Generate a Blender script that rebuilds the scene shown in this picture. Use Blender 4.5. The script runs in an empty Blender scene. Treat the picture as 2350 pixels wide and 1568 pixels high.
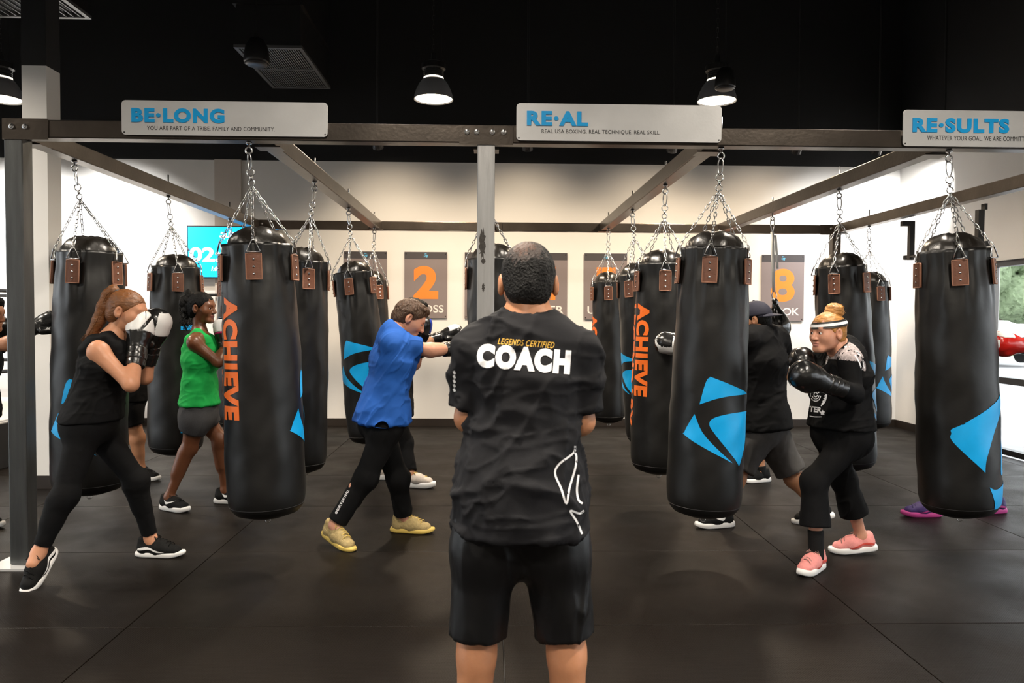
import bpy, bmesh, math, random
import numpy as np
from mathutils import Vector, Matrix
from mathutils.bvhtree import BVHTree
random.seed(7)
SC = bpy.context.scene
COL = SC.collection
V = lambda *a: np.array(a, float)
R_ = math.radians

# ------------------------------------------------------------------ camera
W_, H_, F_ = 2350, 1568, 1750.0
CAMP = V(0, 0, 1.45)
PITCH, YAW, ROLL = 0.0308, 0.0271, 0.0055
_fw = V(math.sin(YAW), math.cos(YAW), 0); _rt = V(math.cos(YAW), -math.sin(YAW), 0); _up = V(0, 0, 1)
CF = _fw*math.cos(PITCH) - _up*math.sin(PITCH)
_u2 = _up*math.cos(PITCH) + _fw*math.sin(PITCH)
CR = _rt*math.cos(ROLL) + _u2*math.sin(ROLL)
CU = _u2*math.cos(ROLL) - _rt*math.sin(ROLL)
cd = bpy.data.cameras.new('camera'); cam = bpy.data.objects.new('camera', cd); COL.objects.link(cam)
cd.sensor_width = 36; cd.lens = F_/W_*36; cd.clip_start = .05; cd.clip_end = 300
cam.matrix_world = Matrix(((CR[0], CU[0], -CF[0], CAMP[0]), (CR[1], CU[1], -CF[1], CAMP[1]),
                           (CR[2], CU[2], -CF[2], CAMP[2]), (0, 0, 0, 1)))
cd.dof.use_dof = True; cd.dof.focus_distance = 4.8; cd.dof.aperture_fstop = 5.6
SC.camera = cam

def ray(px, py):
    return CF + CR*((px - W_/2)/F_) - CU*((py - H_/2)/F_)
def at(px, py, Y):
    d = ray(px, py); return CAMP + d*(Y/d[1])
def proj(p):
    d = np.asarray(p, float) - CAMP; z = d@CF
    return W_/2 + F_*(d@CR)/z, H_/2 - F_*(d@CU)/z
def atz(px, z, Y):            # point on plane y=Y at height z seen in pixel column px
    py = 800.
    for _ in range(4):
        p = at(px, py, Y); p[2] = z; py = proj(p)[1]
    p = at(px, py, Y); p[2] = z
    return p

# ------------------------------------------------------------------ world, exposure
w = bpy.data.worlds.new('sky'); SC.world = w; w.use_nodes = True
nt = w.node_tree; bg = nt.nodes['Background']
bg.inputs['Color'].default_value = (.93, .96, 1, 1); bg.inputs['Strength'].default_value = 2.2
SC.view_settings.view_transform = 'Standard'; SC.view_settings.look = 'None'
SC.view_settings.gamma = 1; SC.view_settings.use_curve_mapping = False
SC.view_settings.exposure = 0.9

LAMP_W = 60.0          # watts of each high bay lamp
WASH_W = 20.0          # watts of each wall washer

# ------------------------------------------------------------------ materials
def lin(h):
    h = h.lstrip('#'); c = [int(h[i:i+2], 16)/255 for i in (0, 2, 4)]
    return tuple(x/12.92 if x <= .04045 else ((x+.055)/1.055)**2.4 for x in c)
MATS = {}
def mat(name, col, rough=.6, metal=0., var=.12, vscale=6., bump=0., bscale=60., coat=0., spec=.5, stretch=None, detail=3., sheen=0., sss=0.):
    if name in MATS: return MATS[name]
    if isinstance(col, str): col = lin(col)
    m = bpy.data.materials.new(name); m.use_nodes = True; n = m.node_tree.nodes; l = m.node_tree.links
    b = n['Principled BSDF']
    b.inputs['Roughness'].default_value = rough; b.inputs['Metallic'].default_value = metal
    b.inputs['Specular IOR Level'].default_value = spec
    b.inputs['Coat Weight'].default_value = coat; b.inputs['Coat Roughness'].default_value = .15
    if sheen: b.inputs['Sheen Weight'].default_value = sheen
    if sss:
        b.inputs['Subsurface Weight'].default_value = sss; b.inputs['Subsurface Radius'].default_value = (.012, .004, .002)
        b.inputs['Subsurface Scale'].default_value = 1.0
    tc = n.new('ShaderNodeTexCoord'); src = tc.outputs['Object']
    if stretch:
        mp = n.new('ShaderNodeMapping'); mp.inputs['Scale'].default_value = stretch; l.new(src, mp.inputs['Vector']); src = mp.outputs[0]
    nz = n.new('ShaderNodeTexNoise'); nz.inputs['Scale'].default_value = vscale; nz.inputs['Detail'].default_value = detail
    l.new(src, nz.inputs['Vector'])
    mx = n.new('ShaderNodeMix'); mx.data_type = 'RGBA'
    mx.inputs[6].default_value = tuple(c*(1-var) for c in col)+(1,); mx.inputs[7].default_value = tuple(min(1, c*(1+var)) for c in col)+(1,)
    l.new(nz.outputs['Fac'], mx.inputs[0]); l.new(mx.outputs[2], b.inputs['Base Color'])
    if bump:
        n2 = n.new('ShaderNodeTexNoise'); n2.inputs['Scale'].default_value = bscale; n2.inputs['Detail'].default_value = 4; l.new(src, n2.inputs['Vector'])
        bp = n.new('ShaderNodeBump'); bp.inputs['Strength'].default_value = bump; bp.inputs['Distance'].default_value = .01
        l.new(n2.outputs['Fac'], bp.inputs['Height']); l.new(bp.outputs[0], b.inputs['Normal'])
    MATS[name] = m; return m
def emit(name, col, s):
    if name in MATS: return MATS[name]
    if isinstance(col, str): col = lin(col)
    m = bpy.data.materials.new(name); m.use_nodes = True; b = m.node_tree.nodes['Principled BSDF']
    b.inputs['Base Color'].default_value = (*col, 1); b.inputs['Emission Color'].default_value = (*col, 1); b.inputs['Emission Strength'].default_value = s
    b.inputs['Roughness'].default_value = .4
    MATS[name] = m; return m

M_steel = mat('raw_steel', (.068, .056, .046), .32, .7, .5, 4, .08, 40, stretch=(1, 1, 1))
M_steelp = mat('brushed_post_steel', (.13, .135, .135), .36, .85, .4, 5, .08, 40, stretch=(6, 6, .6))
M_alu = mat('brushed_aluminium', (.64, .64, .64), .38, .3, .2, 3.5, .03, 60, detail=8)
M_steelc = mat('scuffed_lit_post_steel', (.42, .42, .42), .36, .5, .35, 6, .08, 40, stretch=(6, 6, .5), detail=6)  # centre post: its reflected brightness is put into a lighter base colour
M_chrome = mat('zinc_chain', (.62, .62, .62), .22, 1, .1, 30)
M_leather = mat('black_leather', (.0062, .006, .0056), .40, 0, .35, 9, .25, 9, spec=.45)
M_top = mat('black_canvas', (.009, .007, .005), .3, 0, .3, 9, .5, 14, spec=.7)
M_brown = mat('brown_leather', (.135, .05, .026), .5, 0, .3, 30, .15, 90)
M_brownl = mat('leather_edge', (.30, .14, .085), .6, 0, .15, 30)
M_cyan = mat('cyan_print', (.0, .36, .80), .42, 0, .12, 12)
M_orange = mat('orange_print', (.80, .15, .012), .45, 0, .1, 14)
M_orange2 = mat('poster_orange', (.85, .24, .03), .6, 0, .04, 6)
M_white = mat('white_print', (.85, .85, .87), .6, 0, .03, 10)
M_black = mat('black_paint', (.012, .012, .013), .5, 0, .2, 5)
M_blackm = mat('black_metal', (.012, .012, .012), .4, .2, .2, 5)

# ------------------------------------------------------------------ mesh helpers
def wl(o):
    p = V(0, 0, 0)
    while o is not None:
        p = p + np.array(o.location); o = o.parent
    return p
def mk(name, v, f, m, parent=None, smooth=False, loc=None, mi=None):
    v = np.asarray(v, float).reshape(-1, 3)
    me = bpy.data.meshes.new(name)
    if parent is not None: off = wl(parent)
    else:
        if loc is None: loc = V((v[:, 0].min()+v[:, 0].max())/2, (v[:, 1].min()+v[:, 1].max())/2, v[:, 2].min())
        off = np.asarray(loc, float)
    me.from_pydata((v-off).tolist(), [], f if isinstance(f, list) else np.asarray(f).tolist())
    ms = m if isinstance(m, (list, tuple)) else [m]
    for x in ms: me.materials.append(x)
    if mi is not None: me.polygons.foreach_set('material_index', np.asarray(mi, np.int32))
    if smooth: me.polygons.foreach_set('use_smooth', np.ones(len(me.polygons), bool))
    me.update()
    o = bpy.data.objects.new(name, me); COL.objects.link(o)
    if parent is not None: o.parent = parent
    else: o.location = off
    return o
def empty(name, loc):
    o = bpy.data.objects.new(name, None); COL.objects.link(o); o.location = loc; o.empty_display_size = .1; return o
def tag(o, label, cat, group=None):
    o['label'] = label; o['category'] = cat
    if group: o['group'] = group
    return o
def struct(o): o['kind'] = 'structure'; return o
class G:                      # collects shapes for one mesh
    def __init__(s): s.v = []; s.f = []; s.n = 0
    def add(s, v, f):
        v = np.asarray(v, float).reshape(-1, 3); s.v.append(v); s.f += [[i+s.n for i in q] for q in f]; s.n += len(v); return s
    def box(s, lo, hi, bev=0):
        (x0, y0, z0), (x1, y1, z1) = lo, hi
        if not bev:
            v = [(x0,y0,z0),(x1,y0,z0),(x1,y1,z0),(x0,y1,z0),(x0,y0,z1),(x1,y0,z1),(x1,y1,z1),(x0,y1,z1)]
            return s.add(v, [(0,3,2,1),(4,5,6,7),(0,1,5,4),(1,2,6,5),(2,3,7,6),(3,0,4,7)])
        bm = bmesh.new(); bmesh.ops.create_cube(bm, size=1)
        for q in bm.verts: q.co = Vector(((x0+x1)/2+q.co.x*(x1-x0), (y0+y1)/2+q.co.y*(y1-y0), (z0+z1)/2+q.co.z*(z1-z0)))
        bmesh.ops.bevel(bm, geom=bm.edges[:], offset=bev, segments=2, affect='EDGES', profile=.5)
        bm.verts.index_update(); v = [tuple(q.co) for q in bm.verts]; f = [[q.index for q in p.verts] for p in bm.faces]; bm.free()
        return s.add(v, f)
    def tube(s, pts, r, n=10, caps=True, closed=False):
        pts = [np.asarray(p, float) for p in pts]; N = len(pts); rs = r if isinstance(r, (list, tuple, np.ndarray)) else [r]*N
        v = []; up = None
        for i, p in enumerate(pts):
            if closed: d = pts[(i+1) % N]-pts[i-1]
            else: d = pts[min(i+1, N-1)]-pts[max(i-1, 0)]
            d = d/(np.linalg.norm(d)+1e-12)
            if up is None:
                up = V(0, 0, 1) if abs(d[2]) < .9 else V(1, 0, 0)
            a = up - d*(up@d); a /= np.linalg.norm(a)+1e-12; up = a; b = np.cross(d, a)
            for k in range(n):
                t = 2*math.pi*k/n; v.append(p + (a*math.cos(t)+b*math.sin(t))*rs[i])
        f = []
        for i in range(N if closed else N-1):
            j = (i+1) % N
            for k in range(n): f.append((i*n+k, i*n+(k+1) % n, j*n+(k+1) % n, j*n+k))
        if caps and not closed: f.append(tuple(range(n-1, -1, -1))); f.append(tuple((N-1)*n+k for k in range(n)))
        return s.add(v, f)
    def lathe(s, prof, c=(0, 0, 0), n=24):
        v = []; c = np.asarray(c, float)
        for r, z in prof:
            for k in range(n): t = 2*math.pi*k/n; v.append(c+V(r*math.cos(t), r*math.sin(t), z))
        f = []
        for i in range(len(prof)-1):
            for k in range(n): f.append((i*n+k, i*n+(k+1) % n, (i+1)*n+(k+1) % n, (i+1)*n+k))
        return s.add(v, f)
    def build(s, name, m, parent=None, smooth=False, loc=None):
        return mk(name, np.concatenate(s.v), s.f, m, parent, smooth, loc)
def box(name, lo, hi, m, parent=None, bev=0, loc=None): return G().box(lo, hi, bev).build(name, m, parent, False, loc)

def text2d(s, size=1., bold=0., spacing=1., shear=0., res=3):
    """flat text as (verts2d, faces); normalised so that cap height = size, left at 0"""
    c = bpy.data.curves.new('t', 'FONT'); c.body = s; c.offset = bold; c.space_character = spacing; c.shear = shear; c.resolution_u = res
    o = bpy.data.objects.new('t', c); COL.objects.link(o)
    bpy.context.view_layer.update()
    me = o.to_mesh(); v = np.array([q.co[:2] for q in me.vertices]); f = [list(p.vertices) for p in me.polygons]
    o.to_mesh_clear(); bpy.data.objects.remove(o); bpy.data.curves.remove(c)
    v[:, 0] -= v[:, 0].min(); v[:, 1] -= v[:, 1].min(); k = size/v[:, 1].max(); v *= k
    return v, f
def fine2d(v, f, step):
    bm = bmesh.new(); vs = [bm.verts.new((a, b, 0)) for a, b in v]
    for q in f:
        try: bm.faces.new([vs[i] for i in q])
        except ValueError: pass
    bmesh.ops.remove_doubles(bm, verts=bm.verts[:], dist=1e-6)
    bmesh.ops.triangulate(bm, faces=bm.faces[:])
    for _ in range(6):
        es = [e for e in bm.edges if e.calc_length() > step]
        if not es: break
        bmesh.ops.subdivide_edges(bm, edges=es, cuts=1); bmesh.ops.triangulate(bm, faces=[p for p in bm.faces if len(p.verts) > 3])
    bm.verts.index_update()
    v = np.array([q.co[:2] for q in bm.verts]); f = [[q.index for q in p.verts] for p in bm.faces]; bm.free()
    return v, f
def smoothpoly(pts, n=6, sharp=()):
    """closed Catmull-Rom through pts, corners listed in sharp stay sharp"""
    P = [V(*p) for p in pts]; N = len(P); out = []
    for i in range(N):
        p0, p1, p2, p3 = P[i-1], P[i], P[(i+1) % N], P[(i+2) % N]
        if i in sharp: p0 = p1
        if (i+1) % N in sharp: p3 = p2
        for k in range(n):
            t = k/n; out.append(.5*((2*p1)+(-p0+p2)*t+(2*p0-5*p1+4*p2-p3)*t*t+(-p0+3*p1-3*p2+p3)*t**3))
    return np.array(out)

def plate_text(name, s, m, parent, org, ux, uz, size, bold=0., spacing=1., thick=.003, width=None, shear=0.):
    """lettering standing on a flat surface: org = lower left, ux/uz = unit axes in the surface"""
    v, f = text2d(s, size, bold, spacing, shear)
    if width: v[:, 0] *= width/v[:, 0].max()
    n = np.cross(ux, uz); n = n/np.linalg.norm(n)
    P = np.asarray(org)+v[:, :1]*ux+v[:, 1:]*uz+n*thick
    return mk(name, P, f, m, parent)

# ------------------------------------------------------------------ signed distance modelling
def hash3(i, j, k):
    n = (i*374761393 + j*668265263 + k*2147483647) & 0xffffffff
    n = ((n ^ (n >> 13))*1274126177) & 0xffffffff
    return ((n ^ (n >> 16)) & 0xffff)/32767.5-1
def vnoise(P):
    P = np.asarray(P); I = np.floor(P).astype(np.int64); f = P-I; f = f*f*(3-2*f); r = 0
    for a in (0, 1):
        for b in (0, 1):
            for c in (0, 1):
                wgt = (f[:, 0] if a else 1-f[:, 0])*(f[:, 1] if b else 1-f[:, 1])*(f[:, 2] if c else 1-f[:, 2])
                r = r+wgt*hash3(I[:, 0]+a, I[:, 1]+b, I[:, 2]+c)
    return r
def nrm(v): v = np.asarray(v, float); return v/(np.linalg.norm(v)+1e-12)
def cap(a, b, ra, rb=None, side=None, k=1., bl=.03, clips=(), sub=False):
    return dict(t='c', a=np.asarray(a, float), b=np.asarray(b, float), ra=ra, rb=ra if rb is None else rb, side=None if side is None else nrm(side), k=k, bl=bl, clips=list(clips), sub=sub)
def ell(c, ax, r, bl=.02, clips=(), sub=False):
    return dict(t='e', c=np.asarray(c, float), ax=[nrm(x) for x in ax], r=r, bl=bl, clips=list(clips), sub=sub)
def plane(p, n): return (np.asarray(p, float), nrm(n))      # removes the side n points to
def infl(p, d, **kw):
    q = dict(p)
    if q['t'] == 'c': q['ra'] = q['ra']+d; q['rb'] = q['rb']+d
    else: q['r'] = tuple(x+d for x in q['r'])
    q.update(kw); return q
def bounds(p):
    if p['t'] == 'c':
        m = max(p['ra'], p['rb'])*max(1, p['k']); return np.minimum(p['a'], p['b'])-m, np.maximum(p['a'], p['b'])+m
    m = max(p['r']); return p['c']-m, p['c']+m
def sd(p, X):
    if p['t'] == 'c':
        a, b = p['a'], p['b']; ba = b-a; pa = X-a; L2 = ba@ba+1e-12
        h = np.clip(pa@ba/L2, 0, 1); q = pa-h[..., None]*ba
        if p['side'] is not None and p['k'] != 1:
            s = p['side']; c = q@s; d2 = (q*q).sum(-1)-c*c*(1-1/p['k']**2); d = np.sqrt(np.maximum(d2, 0))
        else: d = np.sqrt((q*q).sum(-1))
        d = d-(p['ra']+(p['rb']-p['ra'])*h)
    else:
        q = X-p['c']; u = np.stack([q@a for a in p['ax']], -1); r = np.array(p['r'])
        k0 = np.sqrt(((u/r)**2).sum(-1)); k1 = np.sqrt(((u/r**2)**2).sum(-1))+1e-9; d = k0*(k0-1)/k1
    for (o, n) in p['clips']: d = np.maximum(d, (X-o)@n)
    return d
def sdmesh(prims, h, clips=(), disp=None):
    lo = np.min([bounds(p)[0] for p in prims if not p['sub']], 0)-3*h; hi = np.max([bounds(p)[1] for p in prims if not p['sub']], 0)+3*h
    n = np.ceil((hi-lo)/h).astype(int)+1
    F = np.full(n, .5, np.float32)
    ax = [lo[i]+h*np.arange(n[i]) for i in range(3)]
    for p in prims:
        b0, b1 = bounds(p); mg = p['bl']+3*h
        i0 = np.maximum(((b0-mg-lo)/h).astype(int), 0); i1 = np.minimum(((b1+mg-lo)/h).astype(int)+2, n)
        if (i1 <= i0).any(): continue
        X = np.stack(np.meshgrid(*[ax[i][i0[i]:i1[i]] for i in range(3)], indexing='ij'), -1)
        d = sd(p, X).astype(np.float32); sl = tuple(slice(i0[i], i1[i]) for i in range(3)); A = F[sl]; k = p['bl']
        if p['sub']:
            d = -d; e = np.maximum(k-np.abs(A-d), 0)/k; F[sl] = np.maximum(A, d)+e*e*k/4
        else:
            e = np.maximum(k-np.abs(A-d), 0)/k; F[sl] = np.minimum(A, d)-e*e*k/4
    for (o, nn) in clips:
        D = ((ax[0]-o[0])*nn[0])[:, None, None]+((ax[1]-o[1])*nn[1])[None, :, None]+((ax[2]-o[2])*nn[2])[None, None, :]
        F = np.maximum(F, D.astype(np.float32))
    return nets(F, lo, h)
def nets(F, lo, h):
    S = F < 0; n = np.array(F.shape)
    c = np.zeros(n-1, np.int8)
    for dx in (0, 1):
        for dy in (0, 1):
            for dz in (0, 1): c += S[dx:n[0]-1+dx, dy:n[1]-1+dy, dz:n[2]-1+dz]
    act = (c > 0) & (c < 8); I = np.argwhere(act); idx = np.full(n-1, -1, np.int64); idx[act] = np.arange(len(I))
    acc = np.zeros((len(I), 3)); cnt = np.zeros(len(I))
    for axis in range(3):
        o = [0, 1, 2]; o.remove(axis)
        for a in (0, 1):
            for b in (0, 1):
                p0 = I.copy(); p0[:, o[0]] += a; p0[:, o[1]] += b; p1 = p0.copy(); p1[:, axis] += 1
                f0 = F[tuple(p0.T)]; f1 = F[tuple(p1.T)]; mm = (f0 < 0) != (f1 < 0)
                t = np.where(mm, f0/np.where(f0 == f1, 1, f0-f1), 0)
                q = p0-I.astype(float); q[:, axis] += t; acc[mm] += q[mm]; cnt[mm] += 1
    v = lo+h*(I+acc/cnt[:, None])
    faces = []
    for axis in range(3):
        o1, o2 = (axis+1) % 3, (axis+2) % 3
        A = S[tuple(slice(0, n[i]-1) if i == axis else slice(1, n[i]-1) for i in range(3))]
        B = S[tuple(slice(1, n[i]) if i == axis else slice(1, n[i]-1) for i in range(3))]
        E = np.argwhere(A != B)
        if not len(E): continue
        flip = A[tuple(E.T)]
        E[:, o1] += 1; E[:, o2] += 1
        def cell(da, db):
            q = E.copy(); q[:, o1] -= da; q[:, o2] -= db; return idx[tuple(q.T)]
        Q = np.stack([cell(1, 1), cell(0, 1), cell(0, 0), cell(1, 0)], 1)
        Q[~flip] = Q[~flip][:, ::-1]; faces.append(Q)
    return v, np.concatenate(faces)
def vnormals(v, f):
    n = np.cross(v[f[:, 2]]-v[f[:, 0]], v[f[:, 3]]-v[f[:, 1]]); N = np.zeros_like(v)
    for k in range(4): np.add.at(N, f[:, k], n)
    return N/(np.linalg.norm(N, axis=1, keepdims=True)+1e-12)
def wrinkle(v, f, amp, scale, seed=0., ridged=True):
    """fold displacement; scale = frequency along x,y,z"""
    P = v*np.asarray(scale, float)+seed
    P = P+.35*np.stack([vnoise(P*1.3+9), vnoise(P*1.3+31), vnoise(P*1.3+57)], 1)
    n = vnoise(P); n = (1-2*np.abs(n)) if ridged else n
    n = n*.7+.3*vnoise(P*2.3+5)
    return v+vnormals(v, f)*(amp*n)[:, None]

def fold(v, f, amp, freq, d=(0, 0, 1), stretch=.22, seed=0., p=2.):
    """cloth folds running along d: sharp raised ridges"""
    d = nrm(d); P = v*freq; P = P-np.outer(P@d, d)*(1-stretch)+seed
    P = P+.5*np.stack([vnoise(P*.8+9), vnoise(P*.8+31), vnoise(P*.8+57)], 1)
    n = vnoise(P); r = (1-np.abs(n))**p*2-1
    m = .5+.5*vnoise(v*5+seed*3)
    return v+vnormals(v, f)*(amp*np.where(r < 0, r*.3, r)*m)[:, None]

# ================================================================== the room
YF, YB, YW, HB, HW = 4.42, 8.86, 10.2, 2.456, 3.507
XR, XL, YN, HC = 5.50, -9.6, -4.6, 6.2
TB = .1016
M_wall = mat('wall_paint', (.80, .785, .76), .8, 0, .03, 2, .02, 150)
M_wallb = mat('black_wall_paint', (.006, .006, .007), .7, 0, .2, 3)
M_wallshade = mat('shaded_wall_paint', (.58, .52, .47), .8, 0, .04, 2)  # darker wall tone: the pilaster's shade is put into its colour
M_ceil = mat('black_ceiling_paint', (.004, .004, .005), .8, 0, .2, 2)
M_base = mat('vinyl_baseboard', (.02, .014, .01), .45, 0, .1, 8)
def rubber():
    m = mat('rubber_mat', (.025, .0165, .0102), .46, 0, .35, 1.6, 0, 60, detail=6, spec=.15)
    n = m.node_tree.nodes; l = m.node_tree.links; b = n['Principled BSDF']
    tc = n.new('ShaderNodeTexCoord'); mp = n.new('ShaderNodeMapping'); mp.inputs['Scale'].default_value = (44, 44, 44); l.new(tc.outputs['Object'], mp.inputs[0])
    br = n.new('ShaderNodeTexBrick'); br.inputs['Scale'].default_value = 1.; br.inputs['Mortar Size'].default_value = .16; br.inputs['Mortar Smooth'].default_value = .7
    br.inputs['Color1'].default_value = (1, 1, 1, 1); br.inputs['Color2'].default_value = (.8, .8, .8, 1); br.inputs['Mortar'].default_value = (0, 0, 0, 1)
    l.new(mp.outputs[0], br.inputs['Vector'])
    old = b.inputs['Base Color'].links[0].from_socket; mm = n.new('ShaderNodeMix'); mm.data_type = 'RGBA'; mm.blend_type = 'MULTIPLY'; mm.inputs[0].default_value = .75
    l.new(old, mm.inputs[6]); l.new(br.outputs['Color'], mm.inputs[7]); l.new(mm.outputs[2], b.inputs['Base Color'])
    bp = n.new('ShaderNodeBump'); bp.inputs['Strength'].default_value = 1.; bp.inputs['Distance'].default_value = .006
    l.new(br.outputs['Color'], bp.inputs['Height']); l.new(bp.outputs[0], b.inputs['Normal'])
    n3 = n.new('ShaderNodeTexNoise'); n3.inputs['Scale'].default_value = 2.2; n3.inputs['Detail'].default_value = 5; l.new(tc.outputs['Object'], n3.inputs[0])
    mr = n.new('ShaderNodeMapRange'); mr.inputs[1].default_value = .3; mr.inputs[2].default_value = .7; mr.inputs[3].default_value = .36; mr.inputs[4].default_value = .55
    l.new(n3.outputs['Fac'], mr.inputs[0]); l.new(mr.outputs[0], b.inputs['Roughness'])
    return m
M_mat = rubber()
floor = struct(box('floor', (XL, YN, -.12), (XR, YW, -.012), M_black))
# rubber mats with open seams
XS, YS, PX, PY = .06, 3.55, 1.75, 1.145
gmesh = None
xs = [XS+PX*k for k in range(-6, 5)]; ys = [YS+PY*k for k in range(-8, 7)]
for i in range(len(xs)-1):
    for j in range(len(ys)-1):
        x0, x1 = max(xs[i], XL), min(xs[i+1], XR); y0, y1 = max(ys[j], YN), min(ys[j+1], YW)
        if x1-x0 < .05 or y1-y0 < .05: continue
        full = abs(x1-x0-PX) < 1e-6 and abs(y1-y0-PY) < 1e-6
        if full and gmesh is not None:
            o = bpy.data.objects.new('floor_mat', gmesh); COL.objects.link(o); o.parent = floor
            o.location = V((x0+x1)/2, (y0+y1)/2, -.012)-wl(floor); continue
        g = .0022
        o = mk('floor_mat', *(lambda q: (np.concatenate(q.v)-V((x0+x1)/2, (y0+y1)/2, -.012)+wl(floor), q.f))(G().box((x0+g, y0+g, -.012), (x1-g, y1-g, 0), .0025)), M_mat, floor)
        o.location = V((x0+x1)/2, (y0+y1)/2, -.012)-wl(floor)
        if full: gmesh = o.data
struct(box('ceiling', (XL, YN, HC), (XR, YW, HC+.1), M_ceil))
wb = struct(box('wall_back', (XL, YW, -.11), (XR+.2, YW+.15, HW), M_wall)); box('upper_wall', (XL, YW-.004, HW), (XR+.2, YW+.15, HC), M_wallb, wb)
wlft = struct(box('wall_left', (XL-.15, YN, 3.0), (XL, YW, HC), M_wallb))
box('wall_panel', (XL-.15, YN, -.11), (XL, -1.5, 3.0), M_wall, wlft); box('wall_panel', (XL-.15, 8.6, -.11), (XL, YW, 3.0), M_wall, wlft)
struct(box('wall_front', (XL, YN-.15, -.11), (XR, YN, HC), M_wall))
# right wall with the storefront opening
wy1 = 8.42; wz = 2.10
wr = struct(box('wall_right', (XR, wy1, -.11), (XR+.2, YW+.15, HW), M_wall))
box('wall_panel', (XR, YN, wz), (XR+.2, wy1, HW), M_wall, wr)
box('wall_panel', (XR, YN, -.11), (XR+.2, -1.5, wz), M_wall, wr)
box('upper_wall', (XR-.004, YN, HW), (XR+.2, YW, HC), M_wallb, wr)
struct(box('baseboard_back', (XL, YW-.014, 0), (XR, YW-.002, .10), M_base))
struct(box('baseboard_right', (XR-.014, wy1, 0), (XR-.002, YW-.015, .10), M_base))
# shallow pilaster behind the screen
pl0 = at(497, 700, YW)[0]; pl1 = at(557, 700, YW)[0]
struct(box('wall_pilaster', (pl0, YW-.05, 0), (pl1, YW-.004, HW), M_wallshade))
# white column, black above the paint line
cy = 6.45
c0 = at(57, 700, cy)[0]; c1 = c0+.2
col = struct(box('wall_column', (c0, cy, 0), (c1, cy+.2, HW), M_wall)); box('upper_column', (c0, cy, HW), (c1, cy+.2, HC), M_wallb, col)
box('column_base', (c0-.012, cy-.012, 0), (c1+.012, cy+.212, .11), M_base, col)

# storefront window in the right wall
M_frame = mat('black_window_frame', (.012, .012, .013), .35, .3, .1, 5)
M_frl = mat('grey_frame_inside', (.16, .15, .14), .4, .4, .1, 5)
gl = bpy.data.materials.new('window_glass'); gl.use_nodes = True
b = gl.node_tree.nodes['Principled BSDF']; b.inputs['Transmission Weight'].default_value = 1; b.inputs['Roughness'].default_value = 0; b.inputs['IOR'].default_value = 1.01
b.inputs['Base Color'].default_value = (.96, .98, .98, 1)
def storefront(name, x, y0, y1, z1, muls, rail=.80, depth=.09):
    o = empty(name, (x, (y0+y1)/2, 0)); struct(o)
    ys_ = [y0]+muls+[y1]
    for y in ys_: box('mullion', (x-depth/2, y-.03, 0), (x+depth/2, y+.03, z1), M_frame, o)
    for a, c in zip(ys_[:-1], ys_[1:]):
        for z0, z2 in ((0, .06), (rail-.035, rail+.035), (z1-.06, z1)): box('rail', (x-depth/2, a+.03, z0), (x+depth/2, c-.03, z2), M_frame, o)
        box('glazing_bead', (x-depth/2+.005, c-.075, .06), (x+depth/2-.005, c-.03, z1-.06), M_frl, o)
        for z0, z2 in ((.06, rail-.035), (rail+.035, z1-.06)): box('pane', (x-.003, a+.03, z0), (x+.004, c-.03, z2), gl, o)
    return o
storefront('window_1', XR+.1, -1.5, wy1, wz, [7.42-1.15*k for k in range(8)][::-1])
storefront('window_2', XL-.07, -1.5, 8.6, 3.0, [7.6-1.6*k for k in range(6)][::-1], rail=1.0)

# ------------------------------------------------------------------ outside
M_asph = mat('asphalt', (.30, .30, .30), .9, 0, .2, 3); M_grass = mat('grass', (.16, .22, .08), .9, 0, .3, 4)
struct(box('ground', (-60, -60, -.3), (90, 90, -.125), M_asph))
struct(box('kerb', (20.6, -20, -.125), (20.9, 80, .03), mat('kerb_concrete', (.5, .48, .45), .9)))
struct(box('grass_verge', (20.9, -20, -.124), (27, 80, .01), M_grass))
M_leaf = mat('leaves', (.20, .26, .15), .8, 0, .4, 3)
def tree(x, y, hgt, r, label):
    t = empty('tree', (x, y, 0)); tag(t, label, 'tree')
    G().tube([(x, y, -.1), (x+.1, y, hgt*.4), (x, y+.1, hgt*.7)], [.2, .15, .08], 8).build('trunk', mat('bark', (.12, .09, .06), .9), t)
    rs = np.random.RandomState(int(abs(x*7+y))); P = []
    for k in range(26):
        d = rs.normal(size=3); d = d/np.linalg.norm(d)*rs.rand()**.4
        P.append(ell(V(x, y, hgt*.68)+d*V(r, r, hgt*.32), [(1,0,0),(0,1,0),(0,0,1)], (r*.42,)*3, bl=.2))
    v, f = sdmesh(P, .16); v = wrinkle(v, f, .16, (2.2, 2.2, 2.2)); v = wrinkle(v, f, .1, (5, 5, 5), 3)
    mk('foliage', v, f, M_leaf, t)
tree(30, 37, 5.2, 2.6, 'round leafy tree behind the grass verge outside the window')
tree(34, 50, 6.5, 3.2, 'tall leafy tree farthest along the verge outside the window')
tree(33, 29, 4.4, 2.4, 'low bushy tree beyond the parked car outside the window')
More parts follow.
